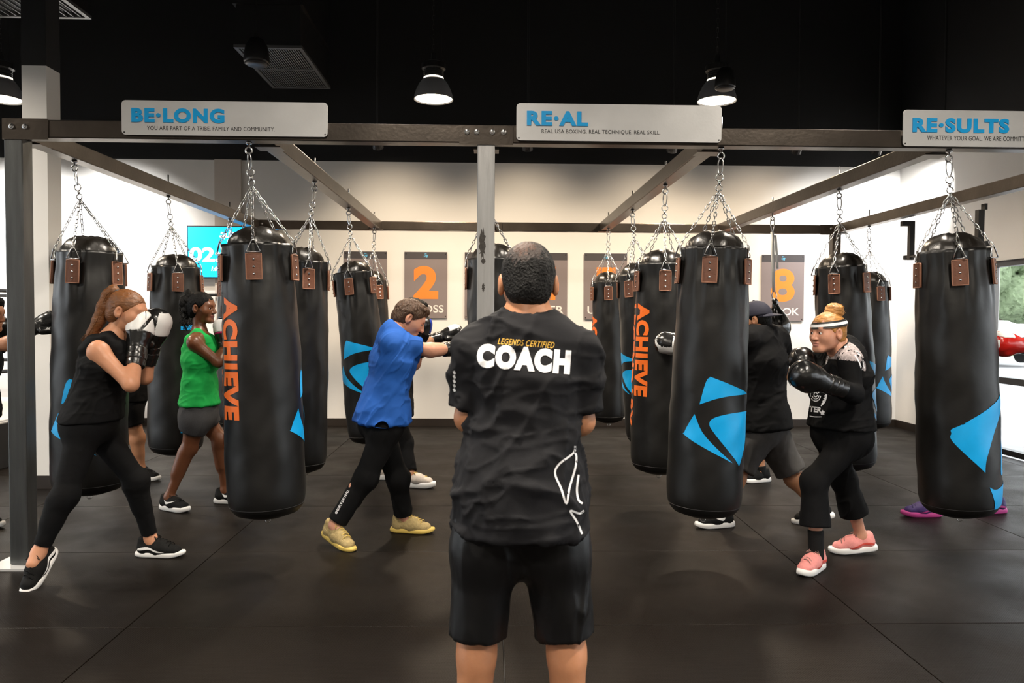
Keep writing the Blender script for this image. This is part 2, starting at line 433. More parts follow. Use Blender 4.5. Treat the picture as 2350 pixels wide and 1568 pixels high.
def car(x, y, label):
    c = empty('car', (x, y, 0)); tag(c, label, 'car')
    M_car = mat('white_car_paint', (.85, .85, .86), .25, 0, .02, 3, coat=.6); prof = [(-2.2, .35), (-2.25, .75), (-1.9, .98), (-1.2, 1.05), (-.55, 1.45), (.9, 1.5), (1.8, 1.15), (2.2, 1.05), (2.25, .4)]
    def slab(nm, pr, wdt, m, par):
        n = len(pr); v = [(x-s*wdt/2, y+a, b_) for s in (1, -1) for a, b_ in pr]
        return mk(nm, v, [list(range(n)), list(range(2*n-1, n-1, -1))]+[[i, n+i, n+(i+1) % n, (i+1) % n] for i in range(n)], m, par)
    slab('body', prof, 1.75, M_car, c)
    slab('side_windows', [(-.95, 1.06), (-.5, 1.38), (.85, 1.42), (1.45, 1.1)], 1.77, mat('car_glass', (.03, .035, .04), .1), c)
    for s in (-1, 1):
        for a in (-1.38, 1.38):
            wv = G()
            for k in range(1): wv.tube([(x+s*.7, y+a, .33), (x+s*.9, y+a, .33)], .33, 20)
            tw = wv.build('wheel', mat('tyre', (.015, .015, .015), .8), c)
            G().tube([(x+s*.89, y+a, .33), (x+s*.915, y+a, .33)], .2, 14).build('hubcap', mat('alloy', (.5, .5, .5), .3, .8), tw)
car(17.6, 27.3, 'white parked car seen through the storefront window')

# ================================================================== steel frame
fr = empty('bag_rack', (0, YF, 0)); tag(fr, 'raw steel tube frame that all the punching bags hang from', 'frame')
XB = [-2.711, -1.321, -.035, 1.299, 2.680, 4.042]
h2 = TB/2
def beam(a, b_, name='beam', m=M_steel): return box(name, a, b_, m, fr, .006)
beam((XB[0]-h2, YF, HB), (XB[5]+h2, YF+TB, HB+TB), 'front_beam')
beam((XB[0]-h2, YB, HB), (XB[5]+h2, YB+TB, HB+TB), 'back_beam')
for x in XB: beam((x-h2, YF+TB+.003, HB), (x+h2, YB-.003, HB+TB), 'side_beam')
for x, y in ((XB[0], YF), (XB[2], YF), (XB[5], YF), (XB[0], YB), (XB[2], YB), (XB[5], YB)):
    front = y == YF
    yy = y if front else y
    m = (M_steelc if x == XB[2] else M_steelp) if front else M_steel
    p = beam((x-h2, yy, .014), (x+h2, yy+TB, HB-.002), 'post', m)
    box('base_plate', (x-.15, yy-.07, 0), (x+.11, yy+TB+.05, .013), M_alu, p)
    wd = .135 if x == XB[2] else .13
    xa, xb_ = (x-wd-.02, x+wd+.02) if x == XB[2] else ((x-h2-.004, x+.2) if x < 0 else (x-.2, x+h2+.004))
    zb = .012
    pls = ((yy-.007, yy-.001),) if front else ((yy-.007, yy-.001), )
    for (ya, yb) in pls:
        q = box('joint_plate', (xa, ya, HB-zb), (xb_, yb, HB+TB+(.004 if x != XB[2] else -.006)), M_steel, fr)
        bx = [x-.11, x-.055, x+.035, x+.1] if x == XB[2] else ([x+.0, x+.075] if x < 0 else [x-.075, x])
        for t in bx:
            hd = G().lathe([(0, 0), (.016, 0), (.016, .006), (.009, .008), (.009, .016), (0, .018)], n=8)
            vv = np.concatenate(hd.v)[:, [0, 2, 1]]*V(1, -1, 1)+V(t, ya, HB+.06)
            mk('bolt', vv, hd.f, M_chrome, q)
for x in XB:      # angle brackets under the side beams
    for y in (YF+TB+.09, YB-.06): box('bracket', (x-.075, y-.06, HB-.009), (x+.075, y+.055, HB-.001), M_steel, fr)
# pull up station outside the right side beam
M_bar = M_blackm
ps = empty('pull_up_bar', (XB[5]+h2, 6.9, 0)); tag(ps, 'black pull-up bar held by two hooked arms beside the rack', 'pull-up bar')
pu_x = XB[5]+h2
for k, (ya, px, pz) in enumerate(((7.55, 2090, 590), (6.25, 2247, 562))):
    e = at(px, pz, ya)
    ztop = HB+.02
    zt = at(px, 508 if k == 0 else 468, ya)[2]
    box('arm', (pu_x+.002, ya-.025, zt-.05), (e[0]+.025, ya+.025, zt), M_bar, ps)
    box('drop', (e[0]-.025, ya-.025, e[2]-.03), (e[0]+.025, ya+.025, zt-.05), M_bar, ps)
    if k == 0: e0 = e
    else:
        G().tube([e0+V(.0, .08, 0), e+V(0, -.08, 0)], .016, 10).build('grip', M_bar, ps)
        for q in (e0+V(0, .09, 0), e+V(0, -.09, 0)): G().lathe([(0, -.025), (.026, -.02), (.026, .02), (0, .025)], q, 12).build('end_cap', M_bar, ps)

# ------------------------------------------------------------------ signs on the beam
def sign(x0, x1, y0, y1, big, bx, bsz, small, sx, ssz, label, sw, bw, plate_w=None):
    Y = YF-.012
    a = at(x0, y1, Y); b_ = at(x1 if plate_w is None else x0, y1, Y)
    xe = b_[0] if plate_w is None else a[0]+plate_w
    ztop = at((x0+x1)/2, y0, Y)[2]; zbot = at((x0+x1)/2, y1, Y)[2]
    s = empty('metal_sign', (a[0], Y, zbot)); tag(s, label, 'sign', None)
    # rounded plate
    rr = .022; P = []
    for cx, cz, a0 in ((xe-rr, ztop-rr, 0), (a[0]+rr, ztop-rr, 90), (a[0]+rr, zbot+rr, 180), (xe-rr, zbot+rr, 270)):
        for k in range(5): t = R_(a0+22.5*k); P.append((cx+rr*math.cos(t), cz+rr*math.sin(t)))
    n = len(P); v = [(p, Y+d, q) for d in (-.003, .003) for p, q in P]
    mk('plate', v, [list(range(n))[::-1], list(range(n, 2*n))]+[[i, (i+1) % n, n+(i+1) % n, n+i] for i in range(n)], M_alu, s)
    o = at(bx[0], bx[1], Y); wbig = at(bx[0]+bw, bx[1], Y)[0]-o[0]
    v, f = text2d(big, bsz/396., .05, 1.16, res=4); v[:, 0] *= wbig/v[:, 0].max()
    nb = len(v); vv = np.concatenate([np.c_[o[0]+v[:, 0], np.full(nb, Y-.0085), o[2]+v[:, 1]], np.c_[o[0]+v[:, 0], np.full(nb, Y-.0032), o[2]+v[:, 1]]])
    edges = {}
    for q in f:
        for i in range(len(q)):
            e = (q[i], q[(i+1) % len(q)]); edges[e] = 1
    sd_ = [[e[1], e[0], e[0]+nb, e[1]+nb] for e in edges if (e[1], e[0]) not in edges]
    mk('raised_lettering', vv, [list(q) for q in f]+sd_, M_cyan, s)
    o = at(sx[0], sx[1], Y); ws = at(sx[0]+sw, sx[1], Y)[0]-o[0]
    plate_text('tagline', small, M_black, s, (o[0], Y-.003, o[2]), V(1, 0, 0), V(0, 0, 1), ssz/396., .0, 1.05, .0012, width=ws)
    for cx in (a[0]+.014, xe-.014):
        hd = G().lathe([(0, .004), (.004, .003), (.005, 0)], n=8); vv = np.concatenate(hd.v)[:, [0, 2, 1]]*V(1, -1, 1)+V(cx, Y-.003, zbot+.014)
        mk('screw', vv, hd.f, M_blackm, s)
    return s
sign(280, 752, 233, 312, 'BE\u00b7LONG', (303, 281), 32, 'YOU ARE PART OF A TRIBE, FAMILY AND COMMUNITY.', (338, 300), 10.5, 'brushed metal sign with blue BE LONG lettering on the beam', 293, 213)
sign(1185, 1655, 240, 325, 'RE\u00b7AL', (1209, 288.5), 33, 'REAL USA BOXING. REAL TECHNIQUE. REAL SKILL.', (1243, 307.5), 10.5, 'brushed metal sign with blue RE AL lettering on the beam', 272, 140)
sign(2071, 2540, 255, 338, 'RE\u00b7SULTS', (2093, 304), 33, 'WHATEVER YOUR GOAL. WE ARE COMMITT', (2127, 322), 10.5, 'brushed metal sign with blue RE SULTS lettering on the beam', 223, 221, plate_w=1.19)

# ------------------------------------------------------------------ logo shapes (units of one logo height .5)
LOGO = [
    smoothpoly([(-.018, .215), (.005, .250), (.035, .245), (.29, .157), (.15, .150), (.05, .132), (-.045, .094)], 5, (3, 6)),
    smoothpoly([(-.072, .037), (-.128, -.068), (-.112, -.098), (.161, -.234), (.06, -.150), (-.025, -.060)], 5, (0, 3)),
    smoothpoly([(.30, .055), (.16, .052), (.084, .040), (.030, .018), (.013, -.010), (.03, -.048), (.113, -.147), (.222, -.256), (.245, -.225), (.30, -.06), (.325, .03)], 5, (7,)),
]
def tri_fan(P):
    bm = bmesh.new(); vs = [bm.verts.new((a, b_, 0)) for a, b_ in P]; bm.faces.new(vs)
    bmesh.ops.triangulate(bm, faces=bm.faces[:]); bm.verts.index_update()
    f = [[q.index for q in p.verts] for p in bm.faces]; bm.free(); return np.asarray(P), f
def flat_logo(parent, m, c, ux, uz, s, off=.0015):
    n = np.cross(ux, uz)
    for P in LOGO:
        v, f = tri_fan((np.asarray(P)-V(.09, 0))*s); mk('logo_shape', c+v[:, :1]*ux+v[:, 1:]*uz+n*off, f, m, parent)

# ------------------------------------------------------------------ wall posters
M_pgrey = mat('poster_grey', (.225, .185, .185), .55, 0, .05, 3); M_pdark = mat('poster_dark', (.055, .05, .055), .5, 0, .05, 3)
M_plogo = mat('poster_logo_blue', (.10, .42, .68), .5, 0, .05, 5); M_pwhite = mat('poster_lettering', (.80, .77, .74), .6, 0, .02, 5)
words = {2: 'CROSS', 4: 'UPPER', 5: 'UPPER', 8: 'HOOK'}
px0 = [790, 928, 1066, 1203, 1340, 1476, 1611, 1746]
for k, x in enumerate(px0):
    Y = YW-.02; ytop = 577+k*1.1; a = at(x, ytop+152, Y); t = at(x, ytop, Y); xe = at(x+98, 700, Y)[0]; hgt = t[2]-a[2]; wdt = xe-a[0]
    num = k+1
    lab = 'grey wall board numbered %s in orange' % ['one', 'two', 'three', 'four', 'five', 'six', 'seven', 'eight'][k] + (' with the word %s' % words[num] if num in words else '')
    o = empty('wall_poster', (a[0], Y, a[2])); tag(o, lab, 'poster')
    box('board', (a[0], Y-.004, a[2]), (xe, Y+.004, t[2]), M_pgrey, o)
    box('top_band', (a[0], Y-.0055, t[2]-hgt*.108), (xe, Y-.0042, t[2]), M_pdark, o)
    flat_logo(o, M_plogo, V(a[0]+wdt*.5, Y-.0055, t[2]-hgt*.054), V(1, 0, 0), V(0, 0, 1), .12)
    v, f = text2d(str(num), hgt*.5, .05 if num < 8 else .03, res=6); v[:, 0] -= v[:, 0].max()/2
    v[:, 0] *= 1.12
    mk('number', np.c_[a[0]+wdt*.5+v[:, 0], np.full(len(v), Y-.0052), a[2]+hgt*.29+v[:, 1]], f, M_orange2, o)
    if num in words:
        v, f = text2d(words[num], hgt*.115, .012, res=4); v[:, 0] *= (wdt*.84 if len(words[num]) > 4 else wdt*.8)/v[:, 0].max(); v[:, 0] -= v[:, 0].max()/2
        mk('lettering', np.c_[a[0]+wdt*.5+v[:, 0], np.full(len(v), Y-.0052), a[2]+hgt*.085+v[:, 1]], f, M_pwhite, o)
    for cx in (a[0]+.022, xe-.022):
        for cz in (a[2]+.025, t[2]-.025):
            hd = G().lathe([(0, .006), (.006, .005), (.008, 0)], n=8); vv = np.concatenate(hd.v)[:, [0, 2, 1]]*V(1, -1, 1)+V(cx, Y-.0052, cz)
            mk('screw', vv, hd.f, M_blackm, o)

# ------------------------------------------------------------------ timer screen
Y = YW-.12
a = at(430, 638, Y); t = at(430, 518, Y); xe = at(637, 600, Y)[0]
tv = empty('timer_screen', (a[0], Y, a[2])); tag(tv, 'wall mounted screen with blue background showing the round timer', 'screen')
box('housing', (a[0], Y, a[2]), (xe, Y+.05, t[2]), M_blackm, tv); box('mount', (a[0]+.4, Y+.05, a[2]+.2), (xe-.4, YW-.001, t[2]-.2), M_blackm, tv)
box('display', (a[0]+.012, Y-.003, a[2]+.014), (xe-.012, Y-.0005, t[2]-.014), emit('screen_blue', (.0, .40, .95), .95), tv)
M_scr = emit('screen_white', (.86, .93, 1), .95)
def tvt(s, px, py, hpx, wpx, bold, shear=0):
    o = at(px, py, Y); v, f = text2d(s, hpx/F_*Y, bold, shear=shear, res=5); v[:, 0] *= (wpx/F_*Y)/v[:, 0].max()
    mk('screen_text', np.c_[o[0]+v[:, 0], np.full(len(v), Y-.0042), o[2]+v[:, 1]], f, M_scr, tv)
tvt('02:0', 435, 601, 33, 98, .03); tvt('1:01PM', 485, 622, 9.5, 36, .03, .25); tvt('LEGENDS', 519, 546, 13, 46, .04); tvt('BOXING', 521, 548+7, 5, 42, .0)
flat_logo(tv, M_scr, at(511, 541, Y)+V(0, -.004, 0), V(1, 0, 0), V(0, 0, 1), .19, .0005)
# wall rail under the screen
rl = empty('wall_rail', at(500, 676, YW-.1)); tag(rl, 'black rail mounted on the wall below the timer screen', 'rail')
p0, p1 = at(468, 677, YW-.1), at(640, 677, YW-.1)
G().tube([p0, p1], .018, 10).build('bar', M_blackm, rl)
for p in (p0, p1): G().tube([p+V(.03, 0, 0), p+V(.03, .099, 0)], .014, 8).build('holder', M_blackm, rl)
bxp = at(458, 674, YW-.08); 
tag(box('control_box', bxp+V(-.04, -.04, -.03), bxp+V(.04, .079, .03), M_blackm), 'small black control box on the wall beside the rail', 'box')

# ------------------------------------------------------------------ boxing ring at the left
ry0, ry1, rx1 = 7.0, 9.7, -4.62
rg = empty('boxing_ring', (-7, 8.3, 0)); tag(rg, 'boxing ring with black apron and ropes beyond the white column', 'boxing ring')
box('platform', (-9.4, ry0, .0), (rx1, ry1, .42), mat('ring_apron', (.01, .01, .011), .7), rg)
box('canvas', (-9.38, ry0+.02, .421), (rx1-.02, ry1-.02, .43), mat('ring_canvas', (.5, .49, .48), .8), rg)
for x, y in ((-9.2, ry0+.15), (rx1-.15, ry0+.15), (-9.2, ry1-.15), (rx1-.15, ry1-.15)):
    ppost = G().tube([(x, y, .43), (x, y, 1.8)], .05, 12).build('corner_post', M_blackm, rg)
for z in (.90, 1.28, 1.69):
    q = [(-9.2, ry0+.15, z), (rx1-.15, ry0+.15, z), (rx1-.15, ry1-.15, z), (-9.2, ry1-.15, z)]
    for i in range(4): G().tube([q[i], q[(i+1) % 4]], .019, 8).build('rope', M_black, rg)

# ------------------------------------------------------------------ ceiling services
def grille_box(name, x0, x1, y0, y1, z, label, nsl):
    o = empty(name, ((x0+x1)/2, (y0+y1)/2, z)); tag(o, label, 'air duct')
    m = mat('duct_black', (.012, .012, .013), .5, .3, .2, 3)
    box('duct', (x0, y0, z+.03), (x1, y1, HC-.002), m, o)
    box('collar', (x0-.03, y0-.03, z+.45), (x1+.03, y1+.03, z+.48), m, o)
    for a_, b_ in (((x0-.02, y0-.02), (x1+.02, y0+.02)), ((x0-.02, y1-.02), (x1+.02, y1+.02)), ((x0-.02, y0+.02), (x0+.02, y1-.02)), ((x1-.02, y0+.02), (x1+.02, y1-.02)), ((x0+.02, (y0+y1)/2-.015), (x1-.02, (y0+y1)/2+.015))):
        box('grille_frame', (*a_, z-.005), (*b_, z+.025), mat('grille_grey', (.13, .13, .13), .45, .4), o)
    for k in range(nsl):
        x = x0+.03+(x1-x0-.06)*(k+.5)/nsl
        box('louvre', (x-.006, y0+.02, z), (x+.006, y1-.02, z+.02), MATS['grille_grey'], o)
grille_box('air_duct', -2.72, -2.04, 8.25, 9.65, 4.3, 'black square duct with louvred grille hanging above BE LONG sign', 24)
grille_box('ceiling_duct', -5.0, -3.87, 6.0, 7.5, 4.3, 'wide black duct with louvred grille beside the white column', 16)

def high_bay(x, y, z, label):
    o = empty('pendant_lamp', (x, y, z)); tag(o, label, 'lamp', 'high bay lamps')
    G().lathe([(.205, 0), (.198, .045), (.18, .10), (.15, .16), (.12, .20), (.10, .215), (.095, .215), (.115, .197), (.145, .157), (.175, .098), (.193, .044), (.200, .001), (.205, 0)], (x, y, z), 32).build('shade', mat('lamp_shade', (.26, .26, .27), .3, .3, .15, 4), o, True)
    G().lathe([(.094, .214), (.104, .216), (.104, .226), (.094, .228)], (x, y, z), 24).build('glow_ring', emit('lamp_ring', (1, .9, .75), 2.2), o)
    fn = []
    for k in range(5): fn += [(.095, .216+.017*k), (.103, .220+.017*k), (.103, .228+.017*k), (.095, .232+.017*k)]
    G().lathe(fn, (x, y, z), 24).build('neck', mat('lamp_neck', (.10, .10, .10), .3, .8), o)
    G().lathe([(0, .30), (.10, .30), (.125, .315), (.125, .37), (.09, .385), (.03, .40), (.025, .48), (0, .48)], (x, y, z), 16).build('ballast', M_blackm, o)
    chain_g = G(); add_chain(chain_g, V(x, y, z+.47), V(x, y, HC), .05, .012, .0028); chain_g.build('hanging_chain', M_blackm, o)
    G().tube([(x+.09, y, z+.38), (x+.08, y, z+.8), (x+.085, y, HC)], .004, 6).build('cable', M_blackm, o)
    G().lathe([(0, .012), (.19, .012)], (x, y, z), 28).build('lens', emit('lamp_glow', (1, .86, .66), 9.), o)
    ld = bpy.data.lights.new('lamp_light', 'AREA'); ld.shape = 'DISK'; ld.size = .36; ld.energy = LAMP_W; ld.color = (1, .90, .77) if y < 6 else (1, .80, .58); ld.spread = R_(150)
    lo = bpy.data.objects.new('lamp_light', ld); COL.objects.link(lo); lo.parent = o; lo.location = (0, 0, .006)
def add_chain(g, a, b_, pitch, wid, wire, n=10, m=5, seed=0):
    a = np.asarray(a, float); b_ = np.asarray(b_, float); d = b_-a; L = np.linalg.norm(d); d = d/L; N = max(1, int(round(L/pitch))); p = L/N
    s0 = nrm(np.cross(d, V(.31, .9, .2))); s1 = np.cross(d, s0); half = p/2+wire*.9
    for k in range(N):
        c = a+d*(k+.5)*p; s = s0 if (k+seed) % 2 else s1
        pts = []
        for i in range(n):
            t = 2*math.pi*i/n; cs, sn = math.cos(t), math.sin(t)
            pts.append(c+d*(math.copysign(max(half-wid, 0), cs)+wid*cs)+s*wid*sn)
        g.tube(pts, wire, m, closed=True)
for i, (px, lab) in enumerate(((3, 'glowing high bay pendant lamp in front of the white column'), (995, 'glowing high bay pendant lamp between the two whole signs'), (1645, 'glowing high bay pendant lamp above the RE AL sign'))):
    p = at(px, 229 if px < 1200 else 233, 8.05); high_bay(p[0], p[1], p[2], lab)
    if i == 1: lz = p[2]
for x in (-5.2, -.6, 2.55):
    for y in (5.0, 1.9, -1.2): high_bay(x, y, lz+.25, 'glowing high bay pendant lamp hung over the front of the gym')
def speaker(px, py, Y, label, k=1.):
    p = at(px, py, Y); o = empty('pendant_speaker', p); tag(o, label, 'speaker', 'pendant speakers')
    sc_ = lambda q: [(a_*k, b2*k) for a_, b2 in q]
    G().lathe(sc_([(0, 0), (.085, .004), (.118, .02), (.124, .04), (.118, .12), (.102, .19), (.075, .245), (.04, .265), (0, .27)]), p, 28).build('housing', mat('speaker_black', (.012, .012, .012), .35), o, True)
    G().lathe(sc_([(0, -.004), (.09, -.003), (.116, .014), (.11, .018)]), p, 28).build('grille', mat('speaker_grille', (.03, .03, .032), .45, .3), o, True)
    G().tube([p+V(0, 0, .26*k), p+V(0, 0, .30*k)], .018, 10).build('bracket', M_blackm, o)
    G().tube([p+V(0, 0, .30*k), V(p[0], p[1], HC)], .004, 6).build('suspension_cable', M_blackm, o)
speaker(589, 150, 7.6, 'black pendant speaker hanging in front of the air duct')
speaker(1664, 206, 7.4, 'black pendant speaker hanging right in front of a pendant lamp', .81)
# black spotlights added out of sight to wash the back wall with light
def washer(x, y, z, tx, ty, tz, watts, col, size, blend, label):
    o = empty('added_spotlight', (x, y, z)); tag(o, label, 'spotlight', 'added wall washing spotlights')
    d = nrm(V(tx-x, ty-y, tz-z)); c = V(x, y, z)
    G().tube([c-d*.12, c-d*.10, c+d*.05, c+d*.07], [.05, .06, .06, .065], 14, caps=False).build('can', M_black, o)
    G().tube([c-d*.05, V(x, y, HC)], .012, 8).build('stem', M_black, o)
    ld = bpy.data.lights.new('spot_light', 'SPOT'); ld.energy = watts; ld.color = col; ld.spot_size = R_(size); ld.spot_blend = blend; ld.shadow_soft_size = .05
    lo = bpy.data.objects.new('spot_light', ld); COL.objects.link(lo); lo.parent = o; lo.location = d*.075
    lo.rotation_euler = Vector(d).to_track_quat('-Z', 'Y').to_euler()
for px, lab in ((900, 'above board one'), (1200, 'above board three'), (1490, 'above board six'), (1740, 'above board eight')):
    x = at(px, 440, YW)[0]; washer(x, YW-1.3, 3.47, x, YW-.1, 2.2, WASH_W*1.7, (1, .80, .57), 112, 1., 'added black spotlight washing the back wall '+lab)
for px, wt, lab in ((60, 330, 'over the boxing ring'), (270, 270, 'between column and screen'), (1900, 120, 'beside board eight'), (2030, 260, 'in the corner by the window')):
    x = at(px, 500, YW)[0]; washer(x, YW-1.3, 3.47, x, YW-.1, 2.3, wt*.75, (1, .98, .95), 100, 1., 'added black spotlight washing the back wall '+lab)

# scorch marks on the centre post
M_sc = mat('scorch_mark', (.05, .045, .04), .6, .3, .6, 80)
cpost = [o for o in fr.children if o.name.startswith('post') and abs(o.data.vertices[0].co.x+wl(o)[0]-XB[2]) < .1][0]
for cx, cyy, rx, ry in ((1107, 560, 7, 33), (1109, 600, 5, 6), (1109, 660, 3, 10)):
    ng = 26; pts = [at(cx+rx*math.cos(2*math.pi*k/ng)*(1+.35*math.sin(k*2.7)), cyy+ry*math.sin(2*math.pi*k/ng)*(1+.25*math.cos(k*3.9)), YF-.0006) for k in range(ng)]
    mk('scorch_mark', pts, [list(range(ng))[::-1]], M_sc, cpost)

# ================================================================== heavy bags
def bag_radius(t, th, R, straps, seed, crumple=0.):
    base = np.interp(t, [0, .02, .05, .09, .25, .55, .8, .93, 1.0], [.80, .93, .985, 1.0, 1.0, .985, .93, .875, .85])
    tt = np.clip((t-.72)/.28, 0, 1)**1.6
    w_ = np.zeros_like(th); pw = np.zeros_like(th)
    for s in straps:
        d = (th-s+np.pi) % (2*np.pi)-np.pi
        w_ += np.exp(-(d/.28)**2); pw += np.exp(-(d/.42)**2)*np.cos(13*d*(1.35-.5*t)+1.2*np.sin(3*seed+d*2))
    pl = pw*.013+crumple*(np.cos(3*th+seed)+.6*np.cos(5*th+2*seed+4*t))+np.cos(th*9+seed*2)*.004-.010*(1-np.clip(w_, 0, 1))*np.exp(-((t-.93)/.06)**2)
    low = .0045*np.sin(th*3+seed+t*9)*np.sin(t*17+seed)+.0025*np.sin(th*7+seed*3-t*21)*np.sin(t*31+seed)
    tt = np.clip((t-.70)/.24, 0, 1)**1.3
    return R*base+tt*pl*(R/.22)+low*np.clip(t*6, 0, 1)*(1-tt)
def heavy_bag(label, xt, xb, Y, R, hang=None, strap0=-.1, Yb=None, rim=1.865, bot=.312, seed=0., decals=(), beam_x=None, hang_y=None, crumple=0.):
    Yb = Y if Yb is None else Yb
    T = atz(xt, rim, Y); B = atz(xb, bot, Yb)
    ax = nrm(T-B); L = np.linalg.norm(T-B)
    tocam = nrm(V(-T[0], -T[1], 0)); tocam = nrm(tocam-ax*(tocam@ax)); rgt = np.cross(ax, tocam)*-1
    rgt = np.cross(tocam, ax)*-1
    if rgt@CR < 0: rgt = -rgt
    straps = [strap0+2*math.pi*k/5 for k in range(5)]
    bag = empty('heavy_bag', B); tag(bag, label, 'punching bag', 'heavy bags on the rack')
    def P(th, t, off=0.):
        th = np.asarray(th, float); t = np.asarray(t, float); r = bag_radius(t, th, R, straps, seed, crumple)+off
        return B+(ax*L)*t[..., None]+(tocam*np.cos(th)[..., None]+rgt*np.sin(th)[..., None])*r[..., None]
    NT = 128; ts = np.concatenate([[0, .006, .014, .025, .04], np.linspace(.06, .7, 20), np.linspace(.72, 1, 26)])
    th = np.linspace(0, 2*np.pi, NT, endpoint=False)
    TH, TT = np.meshgrid(th, ts); v = P(TH, TT).reshape(-1, 3); n = len(ts)
    f = [[i*NT+k, i*NT+(k+1) % NT, (i+1)*NT+(k+1) % NT, (i+1)*NT+k] for i in range(n-1) for k in range(NT)]
    # bottom: shallow bowl
    bc = len(v); rings = [.55, .25]; vb = []
    for q in rings:
        vb += [B-ax*(.022*(1-q*q)+.012)+(tocam*math.cos(a)+rgt*math.sin(a))*R*.80*q for a in th]
    v = np.concatenate([v, vb, [B-ax*.036]])
    for i, (s0_, s1_) in enumerate(((0, bc), (bc, bc+NT))): f += [[s1_+k, s1_+(k+1) % NT, s0_+(k+1) % NT, s0_+k] for k in range(NT)]
    f += [[len(v)-1, bc+NT+(k+1) % NT, bc+NT+k] for k in range(NT)]
    # turned in lip at the rim
    lip = P(th, np.full(NT, .994), -.016); li = len(v); v = np.concatenate([v, lip])
    f += [[(n-1)*NT+k, (n-1)*NT+(k+1) % NT, li+(k+1) % NT, li+k] for k in range(NT)]
    low = P(th, np.full(NT, .965), -.02); l2 = len(v); v = np.concatenate([v, low]); f += [[li+k, li+(k+1) % NT, l2+(k+1) % NT, l2+k] for k in range(NT)]
    if rgt@np.cross(ax, tocam) < 0: f = [q[::-1] for q in f]
    body = mk('bag_body', v, f, M_leather, bag, True)
    # stitched bottom seam
    G().tube([p for p in P(th[::2], np.full(NT//2, .03), .0005)], .0022, 5, closed=True).build('bottom_seam', M_black, body)
    # canvas top dome
    dv = []; nd = 40; pr = [(.77, .958), (.77, .99), (.72, 1.02), (.60, 1.043), (.42, 1.058), (.2, 1.064)]
    for q, t in pr:
        for k in range(nd):
            a = 2*math.pi*k/nd; wv = 1+.03*math.cos(5*(a-strap0))+.02*math.cos(11*a+seed)
            dv.append(B+ax*L*(t-.004*math.cos(5*(a-strap0)))+(tocam*math.cos(a)+rgt*math.sin(a))*R*.86*q*wv/.86*1.0)
    df = [[i*nd+k, i*nd+(k+1) % nd, (i+1)*nd+(k+1) % nd, (i+1)*nd+k] for i in range(len(pr)-1) for k in range(nd)]
    dv.append(B+ax*L*1.064); df += [[(len(pr)-1)*nd+k, (len(pr)-1)*nd+(k+1) % nd, len(dv)-1] for k in range(nd)]
    mk('top_cover', dv, df, M_top, bag, True)
    # hang point and hardware
    hx = beam_x; hy = hang_y
    hp = V(hx, hy, HB)
    d = nrm(T+V(0, 0, .02)-hp)
    eb = G(); eb.tube([hp+V(0, 0, -.03), hp+V(0, 0, TB+.075)], .0065, 8)
    eb.tube([hp+V(0, 0, -.012), hp+V(0, 0, -.0005)], .018, 8)
    eb.tube([hp+V(.019*math.sin(t), 0, -.048+.019*math.cos(t)) for t in np.linspace(0, 2*np.pi, 14)[:-1]], .0055, 6, closed=True)
    eb.build('eyebolt', M_chrome, fr, True)
    q0 = hp+V(0, 0, -.06)
    cb = G(); L1 = .10; sd0 = nrm(np.cross(d, V(.6, .8, 0)))
    loop = [q0+d*(.5-.5*math.cos(t))*L1+sd0*(.019-.007*(.5-.5*math.cos(t)))*math.sin(t) for t in np.linspace(0, 2*np.pi, 18)[:-1]]
    cb.tube(loop, .0045, 6, closed=True); cb.build('carabiner', M_chrome, bag, True)
    q1 = q0+d*L1; sw = G()
    for c, rr in ((q1+d*.014, .022), (q1+d*.075, .018)):
        s1_ = nrm(np.cross(d, V(.1, 1, 0))); sw.tube([c+(d*math.cos(t)+s1_*math.sin(t))*rr for t in np.linspace(0, 2*np.pi, 16)[:-1]], .0042, 6, closed=True)
    sw.tube([q1+d*.032, q1+d*.046, q1+d*.058], [.006, .010, .006], 8); sw.build('swivel', M_chrome, bag, True)
    apex = q1+d*.093
    for s in straps:
        e = P(np.array(s), np.array(1.), .010)+ax*.006
        rr = np.linalg.norm(e-apex)
        cg = G(); add_chain(cg, apex, e, .034, .0078, .0027, 10, 5); cg.build('chain', M_chrome, bag, True)
        up = ax; tn = nrm(P(np.array(s+.01), np.array(.98))-P(np.array(s-.01), np.array(.98))); out = nrm(np.cross(tn, ax)); out = out if out@(e-(B+ax*L)) > 0 else -out
        c0 = P(np.array(s), np.array(.962), .011)
        tr = [e+tn*.008, c0+tn*.034+ax*.006, c0+tn*.034, c0, c0-tn*.034, c0-tn*.034+ax*.006, e-tn*.008, e+ax*.006]
        G().tube(tr, .0042, 6, closed=True).build('d_ring', M_chrome, bag, True)
        # leather tab, follows the bag
        ht = .145/L; hwid = .038
        aa = np.linspace(-1, 1, 5); tt = np.linspace(.957-ht, .957, 9)
        A2, T2 = np.meshgrid(aa*hwid/(R*.9)+s, tt)
        rfl = lambda off: B+(ax*L)*T2[..., None]+(tocam*np.cos(A2)[..., None]+rgt*np.sin(A2)[..., None])*(bag_radius(T2, np.full_like(A2, s), R, straps, seed, crumple)+.004+off)[..., None]
        o_ = rfl(.011).reshape(-1, 3); i_ = rfl(0.).reshape(-1, 3)
        ff = [[r*5+k, r*5+k+1, (r+1)*5+k+1, (r+1)*5+k] for r in range(8) for k in range(4)]
        rim_i = list(range(5))+[r*5+4 for r in range(1, 9)]+[40+k for k in (3, 2, 1, 0)]+[r*5 for r in range(7, 0, -1)]
        m_ = len(o_); ff += [[rim_i[i], rim_i[i]+m_, rim_i[(i+1) % len(rim_i)]+m_, rim_i[(i+1) % len(rim_i)]] for i in range(len(rim_i))]
        tab = mk('leather_tab', np.concatenate([o_, i_]), ff, M_brown, bag)
